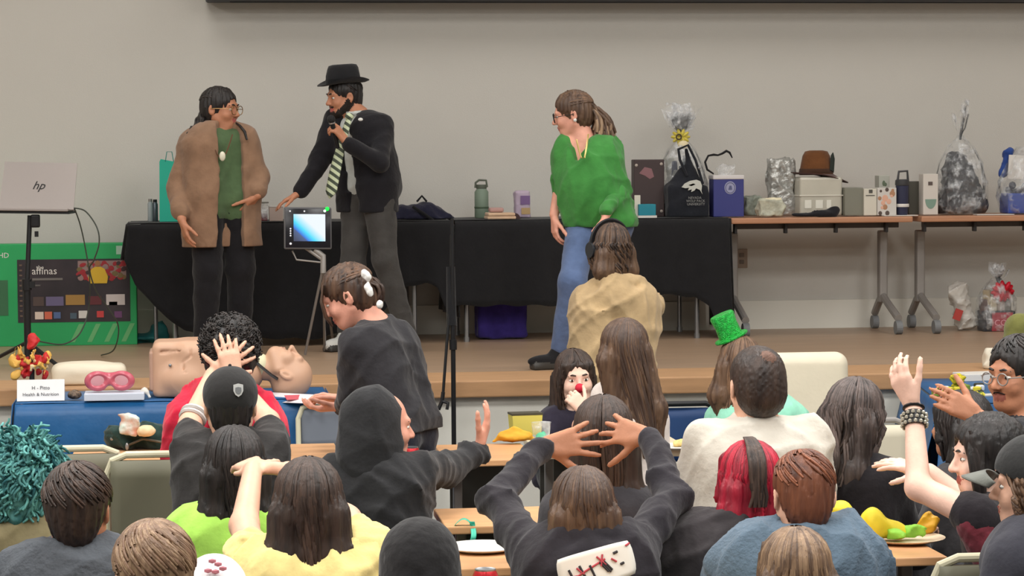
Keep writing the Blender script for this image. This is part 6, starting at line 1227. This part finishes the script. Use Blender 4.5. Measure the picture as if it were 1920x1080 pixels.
# --- girl with red nose
D = 11.05
J9 = person('girl facing the camera with a red foam nose and her hand raised to it', (1079, 708), D, yaw=184, hyaw=178, hpitch=-6, hroll=3, skin_m=SK['pale'], hair_=dict(style='long', mats=HD, length=.30, seed=15, nl=160, part=.2), build=.92, top=cloth('navy_top', (48, 44, 58)), tp=.02, sleeve=1.9, brow=HD[0], top_parts='top',
    arms=dict(L=dict(sh=at(1122, 793, D), el=at(1130, 845, D-.22), wr=at(1098, 778, D-.22), hand=dict(d=V(-.55, .15, .8), n=V(-.3, .9, .1), curl=.9, sc=.9)), R=dict(sh=at(1040, 793, D), el=at(1028, 860, D-.1), wr=at(1060, 850, D-.3))))
b = MB(); b.ball(J9['Hc']+J9['MH']@V(0.004, .116, -.024), .021, 16); b.build('clown_nose', plast('red_foam', (206, 38, 62), .7), J9['root'], True)
# --- long straight hair
D = 9.55
J10 = person('girl with very long straight brown hair and bare shoulder seen from behind', (1168, 660), D, yaw=-18, hyaw=0, hroll=6, skin_m=SK['fair'], hair_=dict(style='long', mats=[HM[0], HD[1]], length=.43, seed=16, nl=300, sweep=(.20, -.05, 0), volume=1.05, narrow=0.4), build=.86, shw=.9, top=cloth('cream_top', (226, 214, 206)), tp=.008, sleeve=.12, top_parts='top', neck=at(1180, 742, D),
    arms=dict(L=dict(sh=at(1138, 742, D), el=at(1092, 800, D+.2), wr=at(1100, 840, D+.45)), R=dict(sh=at(1214, 775, D), el=at(1225, 880, D+.1), wr=at(1215, 885, D+.34))))
# --- dark hair with hands on it
D = 7.85
J11 = person('girl whose dark brown hair is gripped by two hands from behind', (1130, 818), D, yaw=0, skin_m=SK['brown'], hair_=dict(style='long', mats=HD, length=.32, seed=17, nl=240, volume=1.06), build=.95, top=cloth('charcoal_top', (60, 58, 62)), tp=.022, sleeve=1.9, top_parts='top')
# --- owner of the hands
D = 7.0
J12 = person('person in a black hoodie with a white printed patch reaching forward with both hands', (1092, 957), D, yaw=0, skin_m=SK['tan'], hair_=dict(style='long', mats=[HM[0], HD[1]], length=.15, seed=18, nl=240), build=1.12, top=cloth('black_print_hoodie', (46, 43, 48)), tp=.026, fold=.008, sleeve=1.95, hood='down', top_parts='hoodie', neck=at(1098, 1012, D),
    arms=dict(L=dict(sh=at(998, 1030, D+.04), el=at(928, 935, D+.26), wr=at(1014, 838, D+.50), hand=dict(d=V(1, .08, .14), n=V(.1, 1, -.2), curl=.10, spread=1.0, thumb=.6, sc=1.1)), R=dict(sh=at(1190, 1030, D+.04), el=at(1262, 935, D+.26), wr=at(1216, 818, D+.48), hand=dict(d=V(-.75, .6, .12), n=V(-.1, 1, -.2), sc=1.05, curl=.28, spread=1.15, thumb=.9))))
def back_patch(root, c, Xv, Yv, w, h, m_, name='printed_patch', bow=.02):
    Z = np.cross(nrm(Xv), nrm(Yv)); Z = nrm(Z); b = MB()
    def f(u, v):
        x, y = (u-.5)*2, (v-.5)*2; k = 1-.08*(abs(x*y))**3
        return c+nrm(Xv)*x*w/2*k+nrm(Yv)*y*h/2*k-Z*bow*x*x
    b.grid(f, 14, 8); return b.build(name, m_, root, True, solid=.004, auto=0), f, Z
pm = at(1100, 1043, D)+V(0, -.185, 0); Xp, Yp = nrm(V(1, 0, .25)), nrm(V(-.22, .12, 1))
pa, pf, pZ = back_patch(J12['root'], pm, Xp, Yp, .215, .10, plast('patch_white', (232, 228, 218), .7))
PB, PRd = plast('patch_black', (52, 48, 50), .7), plast('patch_red', (186, 70, 80), .7)
for a, c_ in (((.14, .62), (.20, .05)), ((.28, .66), (.35, .12)), ((.41, .6), (.45, .2)), ((.54, .62), (.63, .30)), ((.57, .62), (.66, .28)), ((.6, .6), (.68, .32)), ((.74, .74), (.80, .76)), ((.80, .40), (.85, .42))):
    MB().tube([pf(*a)-pZ*-.004, pf(*c_)-pZ*-.004], .0035, 6).build('black_stroke', PB, pa)
for a, c_ in (((-.06, .15), (.3, .45)), ((.12, .42), (.24, .4)), ((.24, .62), (.32, .4)), ((.3, .45), (.62, .66)), ((.52, .78), (.62, .5)), ((.6, .8), (.55, .5)), ((.7, .62), (.76, .5)), ((.93, .85), (1.0, .9))):
    MB().tube([pf(*a)+pZ*.005, pf(*c_)+pZ*.005], .0028, 6).build('red_stroke', PRd, pa)
# --- green hat
D = 10.8
J13 = person('girl in a mint shirt wearing a tilted green sequin hat', (1386, 684), D, yaw=8, hyaw=5, hroll=6, skin_m=SK['fair'], hair_=dict(style='long', mats=HM, length=.24, seed=19, nl=190, sweep=(-.18, 0, 0), volume=1.02), build=1.08, top=cloth('mint_shirt', (150, 216, 190)), tp=.022, sleeve=.9, top_parts='t_shirt', neck=at(1420, 756, D))
c = at(1371, 632, D); Mh = rotm(0, 0, -24); b = MB(); GS = mat('green_sequins', (22, 186, 66), .25, 1, 220, .35, 90, metal=.4, spec=.8)
b.lathe([(.052, .0), (.052, .012), (.050, .06), (.055, .10), (.050, .108), (0, .11)], c, 26, M=Mh); h = b.build('sequin_hat', GS, J13['root'], True, auto=50)
b = MB(); b.lathe([(.052, -.002), (.074, -.006), (.076, .0), (.074, .004), (.052, .008)], c, 26, M=Mh); b.build('hat_brim', GS, h, True)
# --- balding man
D = 7.88
J14 = person('balding man in a pale grey shirt seated with his back to the camera', (1419, 726), D, yaw=0, hyaw=-6, hpitch=-4, skin_m=SK['fair'], hscale=1.01, build=1.14, top=cloth('pale_grey_shirt', (208, 202, 190), .03, .3), tp=.028, fold=.006, sleeve=.9, collar=.010, top_parts='t_shirt', neck=at(1421, 790, D), face_wide=1.06, shoulder_drop=.055)
c = J14['Hc']; Mh = J14['MH']; S = SDF(.005); S.ell(c+Mh@V(0, -.014, .040), V(.086, .106, .092), Mh); S.ell(c+Mh@V(0, -.045, -.02), V(.080, .075, .08), Mh, k=.03)
S.ell(c+Mh@V(0, .14, -.045), V(.085, .11, .16), Mh, k=.01, sub=True); S.ell(c+Mh@V(0, .06, -.11), V(.12, .09, .08), Mh, k=.01, sub=True); 
for q in (-1, 1): S.ell(c+Mh@V(q*.095, 0, -.02), V(.02, .028, .042), Mh, k=.006, sub=True)
S.ell(c+Mh@V(.006, -.082, .080), V(.030, .030, .034), Mh, k=.004, tag=1); S.build('hair', [HD[0], mat('thin_hair_scalp', (112, 84, 72), .6, .3, 200, .2, 60)], J14['root'], fuzz(.0022, 260, 4))
# --- wavy
D = 8.2
J15 = person('girl with wavy dark brown hair turned away to the right', (1603, 782), D, yaw=35, hyaw=42, hpitch=-6, hroll=6, skin_m=SK['fair'], hair_=dict(style='wavy', mats=H('ash', (44, 36, 34), (92, 80, 76)), length=.30, seed=20, nl=300, sweep=(-.26, -.05, 0), volume=1.06, narrow=.5), build=.95, top=cloth('black_cardigan', (36, 33, 36)), tp=.024, sleeve=1.9, top_parts='top', neck=at(1588, 855, D))
# --- red and dark hair
D = 7.3
J16 = person('person with red and dark hair in a dark grey hoodie', (1405, 905), D, yaw=-6, skin_m=SK['fair'], hair_=dict(style='long', mats=HR, length=.13, seed=22, nl=200), build=1.15, top=cloth('dark_grey_hoodie', (58, 54, 56)), tp=.036, fold=.009, hood='down', sleeve=1.9, top_parts='hoodie', neck=at(1372, 985, D), seed=33)
b = MB(); c = J16['Hc']; Mh = J16['MH']; g = random.Random(2); paths = []
for x_ in np.linspace(-.036, .006, 9):
    p = [c+Mh@V(x_*(.6+.4*min(1, k/4)), -.014-.108*math.sin(k*.235), .042+.093*math.cos(k*.235)) for k in range(8)]; paths.append(p+[p[-1]+V(g.uniform(-.006, .006), -.004, -.03*q) for q in (1, 2, 3)])
lock_tubes(b, paths, .0075); b.build('dark_hair_streak', HD, J16['root'], True, auto=0)
# --- auburn in denim
D = 6.8
DEN = mat('cloth_denim', (90, 108, 124), .9, .5, 90, .16, 10, sheen=.1)
J17 = person('person with auburn hair in a blue denim hooded jacket', (1506, 932), D, yaw=0, hpitch=-10, skin_m=SK['fair'], hair_=dict(style='short', mats=HAU, seed=23, nl=160), build=1.22, top=DEN, tp=.040, fold=.011, hood='down', sleeve=1.95, top_parts='jacket', neck=at(1495, 1008, D), seed=44)
# --- foreground head
D = 5.95
J18 = person('person with straight light brown hair at the bottom below the denim jacket', (1490, 1081), D, yaw=0, skin_m=SK['fair'], hair_=dict(style='long', mats=[H('fg', (78, 58, 44), (120, 94, 74))[0], HBL[0]], length=.22, seed=24, nl=320), build=1.0, top=cloth('grey_top', (90, 90, 96)), sleeve=1.9, top_parts='top', hscale=.98, s=.98)
# --- right girl with studded bracelet
D = 7.4
J19 = person('girl in a black and red sleeveless top with one arm raised and a studded bracelet', (1850, 857), D, legdir=V(0, 1, 0), yaw=-62, hyaw=-88, hpitch=-4, skin_m=SK['pale'], hair_=dict(style='bun', mats=HB, nl=240, seed=25, volume=1.08, bangs=True), brow=HB[0], build=.95, top=cloth('black_vest', (36, 32, 36)), tp=.014, sleeve=.2, top_parts='vest', neck=at(1872, 932, D), vneck=.05,
    arms=dict(L=dict(sh=at(1832, 968, D-.12), el=at(1722, 914, D-.02), wr=at(1713, 766, D+.10), hand=dict(d=V(-.42, .1, .95), n=V(.75, .6, .1), curl=.40, spread=.12, thumb=.1)), R=dict(sh=at(1900, 955, D+.15), el=at(1800, 935, D+.30), wr=at(1742, 884, D+.34), hand=dict(d=V(-1, .1, .25), n=V(0, .3, -1), curl=.2))))
LEA = plast('black_leather', (26, 26, 28), .4); w_ = J19['wrL']; dd = nrm(J19['wrL']-J19['elL']); x_, y_, _ = basis(dd)
b = MB(); b.tube([w_-dd*.06, w_-dd*.015], [.036, .033], 20); br = b.build('studded_bracelet', LEA, J19['root'], True)
b = MB()
for k in range(14):
    for z_ in (.025, .04, .055): a = 2*math.pi*k/14+z_*20; b.ball(w_-dd*z_+.037*(math.cos(a)*x_+math.sin(a)*y_), .0065, 6)
b.build('metal_studs', mat('stud', (200, 196, 180), .3, metal=.5), br, True)
b = MB(); b.tube([w_+dd*.002+.029*(math.cos(a)*x_+math.sin(a)*y_) for a in np.linspace(0, 2*math.pi, 17)], .005, 6); b.build('wrist_cord', LEA, J19['root'], True)
S = SDF(.008); S.cap(J19['shL']+V(-.0, -.0, -.02), J19['shL']+V(.05, -.02, -.15), .062, .055, k=.03); S.build('red_lace_trim', cloth('dark_red', (104, 42, 52)), J19['root'], fuzz(.004, 120))
c = J19['Hc']; Mh = J19['MH']; b = MB(); lock_tubes(b, [[c+Mh@V(-.055+q*.003, .06, .09), c+Mh@V(-.078, .06+q*.004, .02), c+Mh@V(-.080, .05+q*.005, -.05), c+Mh@V(-.072, .045+q*.004, -.115)] for q in range(-3, 4)], .009); b.build('side_lock', HB, J19['root'], True, auto=0)
# --- dark hair behind her
D = 9.0
J20 = person('person with straight black hair in a charcoal shirt behind the raised arm', (1800, 800), D, legdir=V(0, 1, 0), yaw=-45, hyaw=-40, skin_m=SK['tan'], hair_=dict(style='long', mats=HB, length=.18, seed=26, nl=220, volume=1.08), build=1.0, top=cloth('charcoal_shirt', (64, 62, 64)), sleeve=1.9, top_parts='top')
# --- man with glasses
D = 8.0
J21 = person('young man with glasses and a thin moustache pointing to the left', (1908, 704), D, legdir=V(0, 1, 0), yaw=-90, hyaw=-118, hpitch=-3, skin_m=SK['tan'], lips=mat('skin_lips_brown', (150, 88, 76), .45), beardm=None, hair_=dict(style='short', mats=HB, nl=200, seed=27, volume=1.03), brow=HB[0], build=1.05, top=cloth('black_jacket', (38, 38, 42)), tp=.026, sleeve=1.8, top_parts='jacket', neck=at(1925, 788, D),
    arms=dict(L=dict(sh=at(1915, 822, D-.16), el=at(1945, 850, D-.38), wr=at(1838, 784, D-.32), hand=dict(d=V(-.9, .05, .5), n=V(.35, .8, -.5), curl=.12, spread=.12, thumb=.7)), R=dict(sh=at(1930, 810, D+.14), el=at(1930, 890, D+.2), wr=at(1890, 900, D+.1))))
glasses(J21['root'], J21['Hc'], J21['MH'], GREYM, 1.0, r=.019)
b = MB(); c = J21['Hc']; Mh = J21['MH']; b.tube([c+Mh@V(-.024, .086, -.050), c+Mh@V(-.01, .097, -.044), c+Mh@V(.01, .097, -.044), c+Mh@V(.024, .086, -.050)], .0022, 6); b.build('moustache', BEARD, J21['root'], True)
# --- olive shirt at frame edge
D = 11.3
J22 = person('person in an olive shirt cut off by the right edge near the red bow basket', (1972, 545), D, yaw=-80, skin_m=SK['brown'], hair_=dict(style='short', mats=HB, nl=20, seed=28), build=1.05, top=cloth('olive_shirt', (112, 112, 62)), sleeve=.75, top_parts='t_shirt', sitting=False, joints=stand(1965, 700, D, 0, .84, yaw=-80),
    arms=dict(L=dict(sh=at(1912, 615, D-.1), el=at(1886, 700, D-.1), wr=at(1900, 780, D-.15)), R=dict(sh=at(2000, 620, D+.1), el=at(2005, 715, D+.1), wr=at(1990, 790, D+.1))))
# --- cap person right bottom
D = 6.7
J23 = person('person in a dark cap with wavy brown hair at the right edge', (1938, 914), D, yaw=-50, hyaw=-68, skin_m=SK['fair'], hair_=dict(style='wavy', mats=HM, length=.20, seed=29, nl=220, volume=1.04), build=1.1, top=cloth('slate_jacket', (58, 58, 66)), tp=.03, sleeve=1.9, top_parts='jacket', neck=at(1950, 985, D))
cap_hat(J23['root'], J23['Hc'], J23['MH'], cloth('dark_cap', (50, 50, 50)), cloth('grey_brim', (112, 114, 108)), 1.08)
# --- teal curls
D = 7.6
J24 = person('person with big teal curly hair and an olive jacket at the left edge', (36, 908), D, yaw=0, skin_m=SK['fair'], hair_=dict(style='curly', mats=HT, volume=1.20, length=.10, nl=1700, seed=30, amp=.014, curlr=(.005, .011), clr=.0048, turns=1.6, flow=True), build=1.15, top=cloth('olive_jacket', (122, 112, 84)), tp=.036, sleeve=1.9, fold=.007, top_parts='jacket', neck=at(30, 995, D))
# --- short dark hair, denim
D = 6.7
J25 = person('person with short dark hair and a grey denim jacket at the lower left', (147, 958), D, yaw=4, hyaw=10, skin_m=SK['tan'], hair_=dict(style='short', mats=HD, nl=200, seed=31, volume=1.08), build=1.0, top=mat('cloth_grey_denim', (84, 88, 94), .9, .5, 80, .2, 9), tp=.034, collar=.022, sleeve=1.9, fold=.008, top_parts='jacket', neck=at(140, 1030, D))
# --- blond head
D = 5.5
J26 = person('person with tousled light brown hair at the bottom left', (288, 1086), D, yaw=-8, skin_m=SK['fair'], hair_=dict(style='short', mats=[HBL[0], HM[1]], nl=420, seed=32, volume=1.06, amp=.005), build=1.0, top=cloth('brown_top', (96, 80, 66)), sleeve=1.9, top_parts='top')
# --- white knit cap
D = 5.9
J27 = person('person in a white patterned knit cap at the bottom beside the yellow blouse', (402, 1134), D, yaw=0, skin_m=SK['fair'], build=.85, s=.92, top=cloth('pink_top', (190, 140, 150)), sleeve=1.9, top_parts='top')
def beanie(root, c, M, m_, s=1.0, amp=.001):
    S = SDF(.006); S.ell(c+M@V(0, -.014, .045)*s, V(.092, .110, .098)*s, M); S.ell(c+M@V(0, -.02, .0)*s, V(.092, .108, .07)*s, M, k=.02)
    h = S.build('beanie', m_, root, fuzz(amp, 90, 2), [(c+M@V(0, 0, -.022)*s, -nrm(M@V(0, -.30, 1)))])
    b = MB(); b.lathe([(.086*s, 0), (.094*s, .002), (.097*s, .02), (.096*s, .045), (.090*s, .05)], c+M@V(0, -.018, -.030)*s, 30, sx=.99, sy=1.16, M=M@rotm(0, 16, 0)); b.build('folded_cuff', m_, h, True)
    return h
h = beanie(J27['root'], J27['Hc'], J27['MH'], cloth('white_knit', (226, 222, 224)), .86)
b = MB()
for k, (x_, y_) in enumerate(((398, 1052), (409, 1058), (418, 1066), (390, 1070), (404, 1072))): b.ball(at(x_, y_, D-.098), (.010, .004, .006), 6)
b.build('pink_flower_print', cloth('pink_print', (206, 130, 140)), h, True)
# --- lime shirt
D = 7.25
J28 = person('person in a lime green shirt with dark hair tied low', (440, 878), D, yaw=0, skin_m=SK['tan'], hair_=dict(style='long', mats=HB, length=.22, seed=34, nl=200, narrow=.2), build=1.02, top=cloth('lime_shirt', (170, 222, 96)), sleeve=.8, tp=.026, top_parts='t_shirt', neck=at(442, 955, D))
# --- yellow blouse
D = 6.4
J29 = person('girl in a pale yellow puff-sleeved blouse holding both arms up', (578, 948), D, yaw=0, skin_m=SK['fair'], hair_=dict(style='long', mats=HD, length=.20, seed=35, nl=260), build=1.05, top=cloth('yellow_blouse', (232, 212, 142)), sleeve=.35, tp=.030, fold=.009, top_parts='blouse', neck=at(582, 1022, D),
    arms=dict(L=dict(sh=at(478, 1062, D), el=at(458, 985, D+.26), wr=at(474, 880, D+.48), hand=dict(d=V(-.15, .9, .05), n=V(.3, .2, -1), curl=.25, spread=.8)), R=dict(sh=at(686, 1040, D), el=at(650, 975, D+.26), wr=at(540, 882, D+.46), hand=dict(d=V(-.5, .8, .05), n=V(-.3, .2, -1), curl=.25, spread=.8))))
for sd in 'LR':
    S = SDF(.007); S.ell(J29['sh'+sd]+V(0, .02, .015), V(.088, .085, .072), k=.02); S.build('puff_sleeve', cloth('yellow_blouse', (232, 212, 142)), J29['root'], folds(.009, 2.0, 6))
# --- black beanie
D = 6.0
J30 = person('person in a plain black knitted beanie at the bottom centre', (786, 1084), D, yaw=0, skin_m=SK['fair'], build=1.05, top=cloth('black_coat', (36, 36, 38)), sleeve=1.9, top_parts='coat', tp=.03)
beanie(J30['root'], J30['Hc'], J30['MH'], cloth('black_knit', (38, 37, 38)), 1.05, .0015)
if 0: pass
